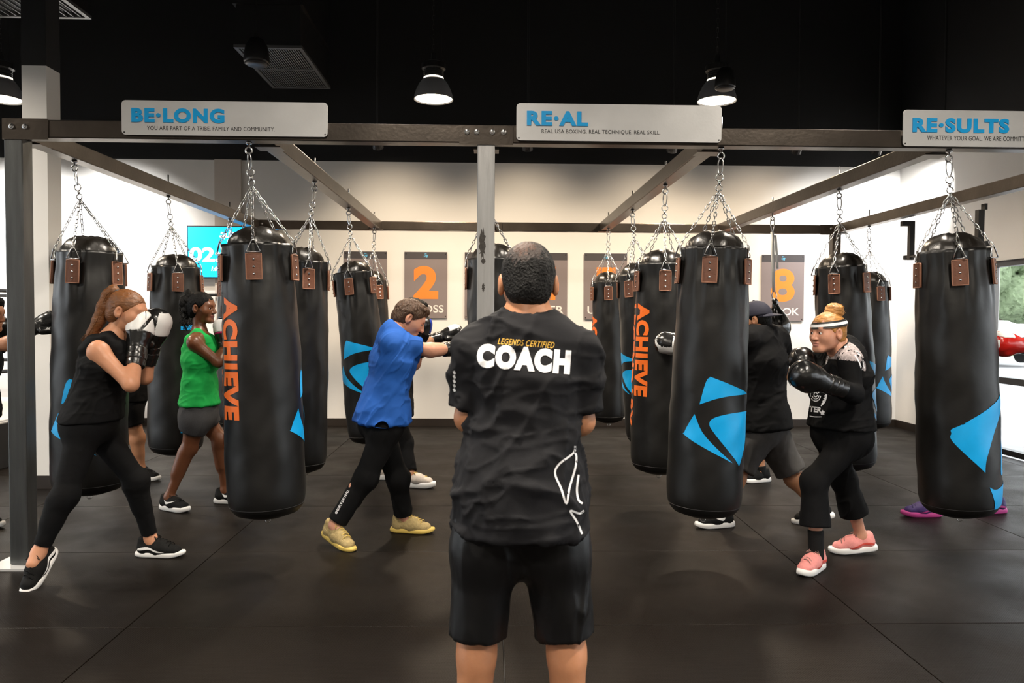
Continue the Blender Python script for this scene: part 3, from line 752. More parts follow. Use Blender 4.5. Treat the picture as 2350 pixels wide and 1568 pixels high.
        oo = o_.reshape(9, 5, 3); per = [oo[0, k] for k in range(5)]+[oo[r, 4] for r in range(1, 9)]+[oo[8, k] for k in (3, 2, 1, 0)]+[oo[r, 0] for r in range(7, 0, -1)]
        cen = oo.mean((0, 1)); G().tube([cen+(p-cen)*.985 for p in per], .0035, 5, closed=True).build('edge_binding', M_brownl, tab, True)
        nn = nrm(tocam*math.cos(s)+rgt*math.sin(s))
        for q in (.22, .5, .78):
            c = (oo[int(q*8), 2]*(1-(q*8-int(q*8)))+oo[int(q*8)+1, 2]*(q*8-int(q*8)))
            G().tube([c, c+nn*.003, c+nn*.0055], [.0075, .0065, .001], 8).build('rivet', M_chrome, tab, True)
    # little ring under the bag
    G().tube([B-ax*(.036+.016)+(ax*math.cos(t)+rgt*math.sin(t))*.016 for t in np.linspace(0, 2*np.pi, 12)[:-1]], .003, 5, closed=True).build('bottom_ring', M_chrome, bag, True)
    def put(v2, f2, m, name, th0, z0, rot=0., sc=1.):
        v2, f2 = fine2d(v2*sc, f2, .035); c, s = math.cos(rot), math.sin(rot)
        u = v2[:, 0]*c-v2[:, 1]*s; z = v2[:, 0]*s+v2[:, 1]*c
        pts = P(th0+u/(R*.99), (z0+z-bot)/(rim-bot), .0022)
        if rgt@np.cross(ax, tocam) < 0: pass
        mk(name, pts, f2, m, body, True)
    for dc in decals:
        kind = dc[0]
        if kind == 'text':
            _, s, m, th0, ztop, length, hgt = dc
            v2, f2 = text2d(s, hgt, .055, 1.12, res=4); v2[:, 0] *= length/v2[:, 0].max()
            # reads downward, letter tops to the right; th0 = angle of the letter tops
            put(np.c_[v2[:, 0], v2[:, 1]-hgt], f2, m, 'lettering', th0, ztop, -math.pi/2)
        elif kind == 'logo':
            _, th0, zc, sc, rot = dc[:5]
            for Pp in LOGO: v2, f2 = tri_fan(Pp); put(v2, f2, M_cyan, 'logo_shape', th0, zc, rot, sc)
        elif kind == 'poly':
            _, pts, m, sharp = dc; v2, f2 = tri_fan(smoothpoly([(p[0]*R, p[1]) for p in pts], 5, sharp)); put(v2, f2, m, 'logo_shape', 0, 0)
    return bag, P
def zpx(y, Y): return 1.45-(y-730)/F_*Y
X1, X2, X3, X4, X5, X6 = XB
yf2 = YF+.05
A_TXT = lambda th, z: ('text', 'ACHIEVE', M_orange, th, z, .69, .135)
L_TXT = lambda th, z: ('text', 'LEGENDARY', M_orange, th, z, .92, .135)
C_LOGO = [('poly', [(1.40, zpx(896, 4.42)), (1.15, zpx(925, 4.42)), (.6, zpx(950, 4.42)), (-.08, zpx(972, 4.42)), (-.14, zpx(985, 4.42)), (-.1, zpx(1005, 4.42)), (.62, zpx(1074, 4.42)), (.66, zpx(1040, 4.42)), (.9, zpx(995, 4.42)), (1.30, zpx(935, 4.42))], M_cyan, (0, 6, 9)),
          ('poly', [(1.9, zpx(960, 4.42)), (1.55, zpx(985, 4.42)), (1.28, zpx(1045, 4.42)), (1.24, zpx(1080, 4.42)), (1.42, zpx(1087, 4.42)), (1.9, zpx(1060, 4.42))], M_cyan, (0, 5)),
          ('poly', [(.74, zpx(1108, 4.42)), (1.05, zpx(1116, 4.42)), (1.9, zpx(1100, 4.42)), (1.75, zpx(1150, 4.42)), (1.2, zpx(1160, 4.42)), (.95, zpx(1163, 4.42)), (.9, zpx(1140, 4.42))], M_cyan, (0, 2, 5))]
bags = {}
bags['A'] = heavy_bag('black heavy bag with orange ACHIEVE lettering in front of woman in green', 592, 614, yf2, .222, None, -.12, seed=1., beam_x=at(571, 325, yf2)[0], hang_y=yf2,
    decals=[A_TXT(-.62, 1.45+45/396), L_TXT(-1.45, 1.60), ('logo', 1.30, .88, 1., 0)])
bags['B'] = heavy_bag('black heavy bag with large blue logo hanging under RE AL sign', 1640, 1614, yf2, .220, None, -.1, seed=2.3, beam_x=at(1655, 340, yf2)[0], hang_y=yf2,
    decals=[('logo', .0, 1.45-(960-730)/396, 1., 0)])
bags['C'] = heavy_bag('black heavy bag with blue logo struck by red glove', 2186, 2202, yf2, .221, None, .16, seed=3.9, beam_x=at(2178, 345, yf2)[0], hang_y=yf2, decals=C_LOGO)
bags['D'] = heavy_bag('black heavy bag beside white column behind woman in black tank top', 207, 206, 5.06, .228, None, -.47, seed=.4, beam_x=X1, hang_y=5.06, decals=[('logo', -.55, .80, 1., .0)])
bags['E'] = heavy_bag('black heavy bag with blue lettering behind woman in green', 405, 404, 6.5, .22, None, .05, seed=5.2, beam_x=X1, hang_y=6.5, crumple=.007,
    decals=[('poly', [(.15, z), (.75, z+.012), (.75, z-.028), (.15, z-.03)], M_cyan, (0, 1, 2, 3)) for z in (1.37, 1.13, 1.08, .90, .52)])
bags['F'] = heavy_bag('black heavy bag in front of timer screen, last on its side beam', 545, 548, 8.0, .215, None, .3, seed=1.7, beam_x=X1, hang_y=8.0)
bags['G'] = heavy_bag('black heavy bag between ACHIEVE bag and crumpled bag', 697, 690, 5.75, .192, None, .2, seed=2.9, beam_x=X2, hang_y=5.75)
bags['H'] = heavy_bag('black heavy bag with crumpled top behind man in blue', 814, 850, 7.1, .20, None, -.35, seed=4.4, beam_x=X2, hang_y=7.1, crumple=.014, decals=[('logo', -.75, .98, 1.05, 0)])
bags['I'] = heavy_bag('black heavy bag last on its beam in front of number 1 board', 853, 858, 8.65, .19, None, .5, seed=6.0, beam_x=X2, hang_y=8.65)
bags['J'] = heavy_bag('black heavy bag hanging behind the centre steel post', 1131, 1138, 5.35, .195, None, .9, seed=3.1, beam_x=X3, hang_y=5.35)
bags['K'] = heavy_bag('black heavy bag with orange ACHIEVE and LEGENDARY struck by white glove', 1521, 1512, 5.72, .215, None, .1, seed=.9, beam_x=X4, hang_y=5.72, decals=[A_TXT(-.45, 1.45+35/307), L_TXT(-1.18, 1.56)])
bags['L'] = heavy_bag('black heavy bag in front of number 6 board', 1462, 1487, 7.05, .20, None, -.45, seed=5.7, beam_x=X4, hang_y=7.05, decals=[('logo', -1.35, .95, .8, 0)])
bags['M'] = heavy_bag('small looking black heavy bag with orange ACHIEVE in front of number 5 board', 1394, 1397, 8.5, .185, None, .05, seed=2.1, beam_x=X4, hang_y=8.5, decals=[A_TXT(-.72, 1.45+8/205)])
bags['N'] = heavy_bag('black heavy bag behind woman in black long sleeves', 1931, 1946, 5.85, .213, None, -.27, seed=4.9, beam_x=X5, hang_y=5.85, decals=[('logo', .95, .88, 1., 0)])
bags['O'] = heavy_bag('black heavy bag nearest the corner by the back wall and window', 1997, 2000, 8.1, .20, None, .55, seed=1.3, beam_x=X6, hang_y=8.1, decals=[('logo', .95, .82, 1., 0)])
# teardrop bag on a cord
def teardrop():
    Y = 7.25; hp = V(X5, Y, HB); top = at(1778, 690, Y+.05); bt = at(1788, 783, Y+.1); o = empty('teardrop_bag', bt); tag(o, 'small glossy black teardrop bag hanging on a white cord', 'punching bag')
    ax = nrm(top-bt); L = np.linalg.norm(top-bt); s = nrm(np.cross(ax, V(0, 1, 0))); u = np.cross(ax, s)
    prof = [(0, 0), (.05, .012), (.095, .05), (.122, .11), (.125, .16), (.112, .22), (.085, .28), (.055, .33), (.034, .37), (.026, .41), (.03, .43), (.022, .445), (0, .45)]
    k = L/.45*1.05; n = 28; v = [bt+ax*z*k+(s*math.cos(2*math.pi*i/n)+u*math.sin(2*math.pi*i/n))*r for r, z in prof for i in range(n)]
    f = [[a*n+i, a*n+(i+1) % n, (a+1)*n+(i+1) % n, (a+1)*n+i] for a in range(len(prof)-1) for i in range(n)]
    mk('bag_body', v, f, mat('glossy_black', (.006, .006, .006), .12, coat=.6), o, True)
    g = G(); tp = bt+ax*.45*k
    g.tube([tp+ax*.03+(ax*.04*math.cos(t)+s*.022*math.sin(t)) for t in np.linspace(0, 2*np.pi, 14)[:-1]], .006, 6, closed=True); g.build('shackle', M_chrome, o, True)
    G().tube([tp+ax*.07, hp+V(0, 0, -.17)], .017, 8).build('cord', mat('white_cord', (.8, .8, .78), .8), o, True)
    G().tube([hp+V(.03, 0, -.2), hp+V(.045, 0, -.36), hp+V(.055, 0, -.52)], .012, 8).build('cord_tail', MATS['white_cord'], o, True)
    G().tube([hp+V(.028*math.sin(t)*(.6+.4*math.cos(t)), 0, -.11+.065*math.cos(t)) for t in np.linspace(0, 2*np.pi, 18)[:-1]], .005, 6, closed=True).build('carabiner', M_chrome, o, True)
    e = G(); e.tube([hp+V(0, 0, -.03), hp+V(0, 0, TB+.06)], .0065, 8); e.tube([hp+V(.017*math.sin(t), 0, -.045+.017*math.cos(t)) for t in np.linspace(0, 2*np.pi, 14)[:-1]], .005, 6, closed=True); e.build('eyebolt', M_chrome, fr, True)
teardrop()

# ================================================================== people
def skin(name, col, rough=.45): return mat(name, col, rough, 0, .16, 22, .06, 120, sss=.12, spec=.4, detail=5)
SK_light = skin('skin_light', (.56, .265, .15)); SK_pink = skin('skin_pink', (.60, .29, .19)); SK_tan = skin('skin_tan', (.50, .225, .115)); SK_brown = skin('skin_brown', (.155, .058, .026), .36); SK_mid = skin('skin_mid', (.40, .19, .10))
M_lip = {}
def lips_of(m, col): return mat('lips_'+m.name, col, .4)
CL_black = mat('black_jersey', (.0045, .0045, .005), .8, 0, .25, 8, .15, 500, spec=.14)
CL_char = mat('coach_shirt_jersey', (.0105, .0105, .0125), .75, 0, .2, 6, .15, 600, spec=.2)
CL_sheen = mat('black_polyester', (.0045, .0045, .005), .4, 0, .2, 6, .1, 500, spec=.4)
CL_blue = mat('royal_blue_jersey', (.012, .085, .36), .8, 0, .2, 7, .2, 500, spec=.25)
CL_green = mat('green_jersey', (.012, .40, .075), .8, 0, .12, 7, .15, 500, spec=.25)
CL_grey = mat('grey_marl', (.055, .055, .058), .85, 0, .45, 240, .2, 400, spec=.2)
CL_gshort = mat('grey_shorts', (.075, .072, .07), .8, 0, .3, 20, .15, 400, spec=.2)
CL_navy = mat('navy_cap', (.008, .008, .022), .8, 0, .2, 10, .1, 300)
HR_black = mat('black_hair', (.003, .0026, .0024), .6, 0, .5, 60, .5, 190, stretch=(1, 1, .35), spec=.14)
HR_brown = mat('brown_hair', (.06, .028, .012), .5, 0, .5, 50, .9, 160, stretch=(1, 1, .35), spec=.4)
HR_auburn = mat('auburn_hair', (.17, .065, .02), .42, 0, .55, 60, .45, 110, stretch=(.5, .5, 1.6), spec=.45)
HR_blond = mat('blond_hair', (.42, .19, .045), .45, 0, .7, 60, .5, 120, stretch=(.4, .4, 1.6), spec=.45)
GL_black = mat('glove_black', (.009, .009, .009), .27, 0, .2, 12, .1, 60, coat=.3); GL_white = mat('glove_white', (.78, .78, .77), .35, 0, .05, 12, .08, 60)
GL_red = mat('glove_red', (.52, .012, .008), .22, 0, .2, 12, .1, 60, coat=.4); GL_pink = mat('glove_magenta', (.42, .01, .12), .35, 0, .1, 12)
GL_blue = mat('glove_blue', (.015, .05, .42), .3, 0, .1, 12)
EYE_W = mat('eye_white', (.75, .72, .70), .15, 0, .02, 5); EYE_D = mat('eye_iris', (.02, .012, .008), .1, 0, .1, 5)

def lerp(a, b, t): return np.asarray(a)+(np.asarray(b)-np.asarray(a))*t
def crown_hair():
    m = mat('thinning_hair', (.006, .0055, .005), .55, 0, .5, 70, .9, 200, spec=.3)
    n = m.node_tree.nodes; l = m.node_tree.links; b = n['Principled BSDF']
    return m

def head_prims(H, f, u, s, fem, jaw=1.):
    r = np.cross(f, u); T = lambda x, y, z: H+(r*x+f*y+u*z)*s
    A = [r, f, u]; e = lambda c, rad, bl=.02, **k: ell(T(*c), A, tuple(q*s for q in rad), bl*s, **k); c_ = lambda a, b, ra, rb, bl=.012, **k: cap(T(*a), T(*b), ra*s, rb*s, bl=bl*s, **k)
    jw = .052*jaw if fem else .058*jaw
    P = [e((0, -.012, .030), (.075, .096, .087), .03), e((0, .030, -.048), (jw, .058, .062), .05), e((0, .040, .03), (.060, .046, .062), .03),
         c_((-.018, .072, -.092), (.018, .072, -.092), .019, .019, .03),
         c_((-.034, .078, .028), (.034, .078, .028), .013, .013, .02)]
    for q in (-1, 1):
        P += [e((q*.040, .052, -.022), (.030, .030, .030), .03),
              e((q*.031, .094, .006), (.019, .016, .012), .012, sub=True),
              e((q*.031, .078, .012), (.017, .0125, .007), .006),
              e((q*.082, -.011, -.004), (.0115, .020, .033), .008), e((q*.084, -.008, -.024), (.006, .009, .011), .008), e((q*.0865, -.004, .0), (.006, .008, .016), .006, sub=True)]
    P += [c_((0, .088, .016), (0, .108, -.026), .0085, .0125, .012), e((0.012, .096, -.031), (.009, .010, .008), .008), e((-.012, .096, -.031), (.009, .010, .008), .008),
          e((0, .0895, -.0545), (.024, .0105, .0075), .006), e((0, .0880, -.0655), (.021, .0105, .0085), .006), e((0, .099, -.0595), (.026, .006, .0022), .004, sub=True)]
    return P, T, A

def glove_mesh(W, tip, back, style, name, parent, h, sc=1.):
    """boxing glove: W wrist, tip knuckle end, back = direction of the back of the hand"""
    d = nrm(tip-W); n = nrm(back-d*(back@d)); s = np.cross(d, n); k = sc
    T = lambda a, b, c: W+(d*a+s*b+n*c)*k
    P = [ell(T(.125, 0, .010), [d, s, n], (.085*k, .066*k, .060*k), .02), ell(T(.163, 0, .002), [d, s, n], (.060*k, .067*k, .070*k), .02),
         ell(T(.125, 0, -.037), [d, s, n], (.056*k, .056*k, .038*k), .012), cap(T(.02, 0, 0), T(.09, 0, .0), .045*k, .056*k, bl=.02),
         cap(T(.065, .056, -.012), T(.125, .065, -.028), .025*k, .024*k, bl=.012), cap(T(.125, .065, -.028), T(.160, .040, -.048), .024*k, .021*k, bl=.01)]
    main, c2, c3, kind = style[0], style[1], style[2], (style[4] if len(style) > 4 else 'plain')
    v, f = sdmesh(P, h); v = wrinkle(v, f, .0016, (26, 26, 26), 3)
    g = mk(name, v, f, main, parent, True)
    def panel(m, clips, nm='panel', t=.0022):
        v, f = sdmesh([infl(q, t) for q in P[:2]], h*.8, clips=clips)
        if len(f): mk(nm, v, f, m, g, True)
    if c2 is not None:
        if kind == 'tip':
            panel(c2, [plane(T(.188, 0, 0), -d), plane(T(0, 0, .034), n)]); panel(c2, [plane(T(0, 0, .050), -n), plane(T(.10, 0, 0), -d)])
        elif kind == 'split':
            q = nrm(s-d*.55)
            panel(c2, [plane(T(.15, .008, 0), q), plane(T(0, 0, .006), -n), plane(T(.098, 0, 0), -d), plane(T(.212, 0, 0), d)])
            panel(c2, [plane(T(.15, .022, 0), -q), plane(T(0, 0, .006), -n), plane(T(.098, 0, 0), -d), plane(T(.212, 0, 0), d)])
        else: panel(c2, [plane(T(0, 0, .008), -n), plane(T(.10, 0, 0), -d), plane(T(.2, 0, 0), d)])
    if c3 is not None: panel(c3, [plane(T(.086, 0, 0), -d), plane(T(.101, 0, 0), d), plane(T(0, 0, -.03), -n)], 'trim_band', .0032)
    v, f = sdmesh([cap(T(-.07, 0, 0), T(.02, 0, 0), .044*k, .049*k, bl=.01, clips=[plane(T(-.07, 0, 0), -d), plane(T(.03, 0, 0), d)])], h)
    v = wrinkle(v, f, .002, (30, 30, 30), 7)
    mk('cuff', v, f, style[3], g, True)
    v, f = sdmesh([cap(T(-.035, 0, 0), T(-.001, 0, 0), .0485*k, .0505*k, bl=.01, clips=[plane(T(-.035, 0, 0), -d), plane(T(-.001, 0, 0), d)])], min(h, .006))
    mk('wrist_strap', v, f, GL_black, g, True)
    pts = [T(.163+.0625*math.cos(t), 0., .002+.0725*math.sin(t)) for t in np.linspace(-1.2, 2.2, 18)]
    G().tube(pts, .0018*k, 5).build('seam', main, g, True)
    return g

SHOE_CACHE = {}
def shoe_template(style):
    key = style
    if key in SHOE_CACHE: return SHOE_CACHE[key]
    z = V(0, 0, 1); y = V(0, 1, 0); X = [V(1, 0, 0), y, z]
    thick = {'flat': .026, 'run': .034, 'chunk': .042}[style]
    up = [cap((-.042, 0, thick+.02), (-.038, 0, .088), .032, .029, bl=.02, clips=[plane((0, 0, .098), (0.25, 0, 1))]),
          cap((-.02, 0, thick+.016), (.06, 0, thick+.022), .034, .038, side=y, k=1.05, bl=.03),
          cap((.05, 0, thick+.012), (.135, 0, thick+.004), .036, .030, side=y, k=1.25, bl=.03),
          cap((.0, 0, .082), (.065, 0, .062), .026, .024, bl=.02)]
    up = [dict(p, clips=p['clips']+[plane((0, 0, thick-.008), -z)]) for p in up]
    out = []
    def so(z0, z1, g, toe=.0):
        return [cap((-.043, 0, .02), (.0, 0, .02), .039+g, .036+g, bl=.03, clips=[plane((0, 0, z1), z+V(-.04, 0, 0)), plane((0, 0, z0), -z)]),
                cap((.0, 0, .02), (.138, 0, .02), .037+g, .043+g, bl=.03, clips=[plane((0, 0, z1), z+V(.05, 0, 0)), plane((0, 0, z0), -z)])]
    sole = so(0, thick, .002)
    for p in sole: p['ra'] = max(p['ra'], .038); p['side'] = None
    v1 = sdmesh(up, .0055)
    # sole drawn as 2D outline extruded
    th = np.linspace(0, 2*np.pi, 48, endpoint=False); x = .052+np.cos(th)*.138; wdt = np.interp(x, [-.09, -.06, 0, .06, .12, .19], [.034, .041, .038, .043, .049, .040])
    yy = np.sin(th)*wdt/np.maximum(.62, np.sqrt(np.abs(np.sin(th))+.12)); 
    yy = np.sign(np.sin(th))*np.abs(np.sin(th))**.62*wdt
    rings = []
    for zz, g in ((0.0, .94), (.006, 1.0), (thick*.6, 1.0), (thick, .97)):
        lift = np.clip((x-.12)/.07, 0, 1)**2*.012*(1 if zz < thick else .6)
        rings.append(np.c_[(x-.05)*g+.05, yy*g, zz+lift])
    n = 48; v = np.concatenate(rings+[[V(.05, 0, 0)], [V(.05, 0, thick)]])
    f = [[i*n+k, i*n+(k+1) % n, (i+1)*n+(k+1) % n, (i+1)*n+k] for i in range(3) for k in range(n)]
    f += [[4*n, (k+1) % n, k] for k in range(n)]+[[4*n+1, 3*n+k, 3*n+(k+1) % n] for k in range(n)]
    lg = G()
    for q in range(5):
        x0 = .035+.018*q; zt = np.interp(x0, [.0, .065, .14], [.109, .088, thick+.034]); 
        lg.tube([(x0, -.026, zt-.016), (x0+.004, -.012, zt+.001), (x0+.006, .0, zt+.004), (x0+.012, .012, zt+.001), (x0+.014, .026, zt-.016)], .0026, 5)
    bow = [(.03, 0, .106), (.028, .02, .112), (.04, .036, .098), (.035, .012, .106), (.03, 0, .108), (.03, -.02, .112), (.045, -.036, .098), (.034, -.01, .106)]
    lg.tube(bow, .0024, 5)
    SHOE_CACHE[key] = (v1, (v, f), lg, thick); return SHOE_CACHE[key]
def swoosh2d(kind):
    if kind == 'tick': return smoothpoly([(-.02, .062), (.0, .050), (.075, .078), (.0, .066), (-.03, .078)], 4, (2, 4))
    return smoothpoly([(-.075, .040), (-.07, .052), (-.02, .058), (.06, .034), (.075, .030), (.035, .032), (-.01, .046)], 4, (4,))
def shoe(parent, A, ang, pitch, style, m_up, m_sole, m_lace, mark=None, sc=1., z0=0.0):
    (uv, uf), (sv, sf), lg, thick = shoe_template(style)
    a = R_(ang); d = V(math.cos(a), math.sin(a), 0); y = V(-math.sin(a), math.cos(a), 0); z = V(0, 0, 1)
    p = R_(pitch); pv = V(.13, 0, 0)       # pivot at the ball of the foot
    def T(v):
        v = np.asarray(v, float); q = v-pv
        xx = q[:, 0]*math.cos(p)+q[:, 2]*math.sin(p); zz = -q[:, 0]*math.sin(p)+q[:, 2]*math.cos(p)
        w_ = np.c_[xx+pv[0], v[:, 1], zz]*sc
        return V(A[0], A[1], z0)+w_[:, :1]*d+w_[:, 1:2]*y+w_[:, 2:]*z
    # heel up pitch: ankle ends above the given point
    off = (T(np.array([[0, 0, .09]]))[0]-V(A[0], A[1], 0)); off[2] = 0
    S = lambda v: T(v)-off+V(0, 0, .002)
    s = mk('shoe', S(wrinkle(uv, uf, .0015, (40, 40, 40))), uf, m_up, parent, True)
    mk('sole', S(sv), sf, m_sole, s, True)
    mk('laces', S(np.concatenate(lg.v)), lg.f, m_lace, s, True)
    if mark:
        v2, f2 = fine2d(*tri_fan(swoosh2d(mark[0])), .012)
        bv = BVHTree.FromPolygons([tuple(q) for q in uv], [list(q) for q in uf])
        for sg in (-1, 1):
            pts = []; ok = []
            for (x, zz) in v2:
                r = bv.ray_cast(Vector((x+.02, sg*.2, zz)), Vector((0, -sg, 0)))
                pts.append(V(x+.02, (r[0].y if r[0] is not None else 0)+sg*.002, zz)); ok.append(r[0] is not None)
            ff = [q for q in f2 if all(ok[i] for i in q)]
            if ff: mk('side_mark', S(pts), ff, mark[1], s)
    return s
def anklez(pitch, sc=1.):
    p = R_(pitch); q = V(-.13, 0, .09); return (-q[0]*math.sin(p)+q[2]*math.cos(p))*sc+.002

def person(sp):
    Y = sp['Y']; J = lambda t: at(t[0], t[1], Y+(t[2] if len(t) > 2 else 0.))
    h = sp.get('h', .011); hh = sp.get('hh', .0045); b = sp.get('b', 1.); fem = sp.get('fem', False)
    fa = R_(sp['fa']); F = V(math.cos(fa), math.sin(fa), 0); R = V(math.sin(fa), -math.cos(fa), 0)
    P0 = J(sp['P']); N = J(sp['N']); H = J(sp['H']); up = nrm(N-P0)
    Fs = nrm(F-up*(F@up))                    # torso front
    Wt = lerp(P0, N, .36)-Fs*sp.get('arch', 0.)+Fs*.0; C = lerp(P0, N, .68)+Fs*sp.get('chest', 0.)
    swid = sp.get('sw', .175 if not fem else .155); hip = sp.get('hip', .085 if not fem else .088)
    dp = sp.get('dp', .115)*b; dw = sp.get('dw', .098)*b; dc = sp.get('dc', .112)*b; kw = sp.get('kw', 1.38)
    arms = []; legs = []
    for sg, a in zip((1, -1), sp['arms']):
        S = J(a['S']) if 'S' in a else N-up*.055+R*sg*swid
        arms.append((sg, S, J(a['E']), J(a['W']), J(a['G'])))
    for sg, l_ in zip((1, -1), sp['legs']):
        Hp = P0+R*sg*hip-up*.05; pit = l_.get('pitch', 0); A = J(l_['A']); 
        legs.append((sg, Hp, J(l_['K']), V(A[0], A[1], anklez(pit, sp.get('shoe_sc', 1.08))), l_, pit))
    neckr = sp.get('neck', .056 if not fem else .047)*math.sqrt(b)
    hs = sp.get('hs', 1.)
    hf = nrm(V(*sp['hf'])); hu = nrm(H-N); hu = nrm(hu*.35+V(0, 0, 1)*.65-0*hf); hu = nrm(hu-hf*(hu@hf))
    nk0 = N-up*.03; nk1 = H-hu*.045*hs-hf*.022*hs
    ar = sp.get('ar', .047 if not fem else .041)*math.sqrt(b); lr = sp.get('lr', .082 if not fem else .082)*math.sqrt(b)
    torso = [cap(P0-up*.03, P0+up*.03, dp, dp, side=R, k=kw, bl=.06), cap(P0, Wt, dp*.98, dw, side=R, k=kw, bl=.06), cap(Wt, C, dw, dc, side=R, k=kw*.98, bl=.06), cap(C, lerp(C, N, .6), dc*.98, dc*.62, side=R, k=kw*1.05, bl=.06)]
    for sg in (1, -1):
        torso.append(ell(P0-Fs*dp*(.36 if not fem else .46)+R*sg*.068*b-up*.05, [R, Fs, up], (.076*b, .075*b, .085*b), .06))
        if fem: torso.append(ell(C+Fs*dc*.72+R*sg*.068*b-up*.02, [R, Fs, up], (.062*b, .055*b, .06*b), .03))
    if sp.get('belly'): torso.append(ell(lerp(P0, N, .3)+Fs*dp*.55, [R, Fs, up], (.13*b, sp['belly'], .14), .06))
    should = []
    for sg, S, E, Wr, Gt in arms:
        should += [cap(lerp(C, N, .75)+R*sg*.04, S, .072*math.sqrt(b), ar*1.22, bl=.05), cap(N+up*.015, lerp(N, S, .8), neckr*.85, ar*.9, bl=.04)]
    upper = [(sg, cap(S, E, ar*1.15, ar*.88, bl=.035)) for sg, S, E, Wr, Gt in arms]
    fore = []
    for sg, S, E, Wr, Gt in arms: fore += [cap(E, Wr, ar*.90, ar*.62, bl=.02), cap(lerp(E, Wr, .1), lerp(E, Wr, .45), ar*.93, ar*.86, bl=.03)]
    neck = [cap(nk0, nk1, neckr*1.06, neckr*.98, bl=.04)]
    leg = []
    for sg, Hp, K, A, l_, pit in legs:
        ld = nrm(A-K); back = nrm(K-lerp(Hp, A, .5)); bk = -Fs
        leg += [cap(Hp, K, lr*1.02, lr*.66, bl=.05), cap(K, A, lr*.62, lr*.40, bl=.03), ell(K+Fs*.012, [R, F, up], (lr*.62, lr*.62, lr*.7), .03),
                cap(lerp(K, A, .12)+bk*.018, lerp(K, A, .5)+bk*.014, lr*.60, lr*.48, bl=.04), cap(A, A-V(0, 0, .045)+V(math.cos(R_(l_['ang'])), math.sin(R_(l_['ang'])), 0)*.04, lr*.42, lr*.4, bl=.03)]
    base = V(P0[0], P0[1], 0)
    bv, bf = sdmesh(torso+should+[u for _, u in upper]+fore+neck+leg, h)
    hp, T, AX = head_prims(H, hf, hu, hs, fem, sp.get('jaw', 1.))
    ncl = plane(lerp(nk0, nk1, .3), -nrm(nk1-nk0))
    hv, hfc = sdmesh(hp+[dict(neck[0], clips=[ncl], bl=.02)], hh)
    vs = [bv, hv]; fs = [bf, hfc+len(bv)]
    mi = [np.zeros(len(bf), int)]
    hc = hv[hfc].mean(1)-H; lx, ly, lz = hc@AX[0]/hs, hc@AX[1]/hs, hc@AX[2]/hs
    mi.append(((np.abs(lx) < .024) & (ly > .087) & (lz < -.0475) & (lz > -.0735)).astype(int))
    if sp.get('hands'):
        for sg, S, E, Wr, Gt in arms:
            d = nrm(Gt-Wr); n = nrm(V(0, 0, 1)*.2+F); n = nrm(n-d*(n@d)); s = np.cross(d, n)
            HP = [cap(Wr, Wr+d*.03, .027, .03, bl=.02), cap(Wr+d*.03, Wr+d*.085, .024, .022, side=s, k=1.7, bl=.015)]
            for q, (o_, L) in enumerate(((-.032, .062), (-.011, .074), (.011, .070), (.031, .055))):
                k0 = Wr+d*.095+s*o_; k1 = k0+(d*.8-n*.5)*L*.55; k2 = k1+(d*.3-n*.9)*L*.5
                HP += [cap(k0, k1, .0095, .0088, bl=.006), cap(k1, k2, .0088, .0075, bl=.004)]
            HP += [cap(Wr+d*.035-s*.03, Wr+d*.075-s*.055, .013, .0105, bl=.012), cap(Wr+d*.075-s*.055, Wr+d*.10-s*.05-n*.012, .0105, .009, bl=.005)]
            v, f = sdmesh(HP, .0045); fs.append(f+sum(len(q) for q in vs)); vs.append(v); mi.append(np.zeros(len(f), int))
    body = mk('person', np.concatenate(vs), np.concatenate(fs), [sp['skin'], sp.get('lip', sp['skin'])], None, True, loc=base, mi=np.concatenate(mi))
    tag(body, sp['label'], 'person')
    # eyes and brows
    for q in (-1, 1):
        ev = G()
        c = T(q*.031, .0775, .0045); n = 14
        prof = [(math.sin(t), -math.cos(t)) for t in np.linspace(0, math.pi, 9)]
        vv = np.array([c+(hf*z+AX[0]*r*math.cos(2*math.pi*i/n)+hu*r*math.sin(2*math.pi*i/n))*.0122*hs for r, z in prof for i in range(n)])
        ff = [[a*n+i, a*n+(i+1) % n, (a+1)*n+(i+1) % n, (a+1)*n+i] for a in range(8) for i in range(n)]
        look = nrm(hf+V(*sp.get('look', (0, 0, 0)))); cc = vv[np.array(ff)].mean(1)-c
        mk('eye', vv, ff, [EYE_W, EYE_D], body, True, mi=((cc@look)/(.0122*hs) > .80).astype(int))
        br = sp.get('brow', sp.get('hair_m', HR_black))
        G().tube([T(q*.013, .0905, .0245), T(q*.030, .0885, .0305), T(q*.044, .0775, .0285), T(q*.052, .068, .022)], [.0035*hs, .004*hs, .0032*hs, .0015*hs], 6).build('eyebrow', br, body, True)
    # hair
    hair(sp, body, T, AX, H, hf, hu, hs, h)
    # clothes
    wr = sp.get('wr', 1.)
    for g in sp['wear']: g(dict(body=body, torso=torso, should=should, upper=upper, fore=fore, neck=neck, arms=arms, legs=legs, P0=P0, N=N, C=C, Wt=Wt, up=up, F=F, Fs=Fs, R=R, H=H, h=h, ar=ar, lr=lr, dp=dp, dw=dw, dc=dc, kw=kw, b=b, nk0=nk0, nk1=nk1, sp=sp, J=J, T=T, AX=AX, hs=hs, neckr=neckr))
    # gloves
    if sp.get('gloves'):
        for (sg, S, E, Wr, Gt), st, a in zip(arms, sp['gloves'], sp['arms']):
            if st is None: continue
            bk = V(*a['back']) if 'back' in a else nrm(F*.4+R*sg*.6+V(0, 0, .3))
            glove_mesh(Wr, Gt, bk, st, 'boxing_glove', body, sp.get('gh', .0075), sp.get('gsc', 1.))
    so = sp['shoes']
    for sg, Hp, K, A, l_, pit in legs:
        shoe(body, A, l_['ang'], pit, so[0], so[1], so[2], so[3], so[4] if len(so) > 4 else None, sp.get('shoe_sc', 1.08))
    return body

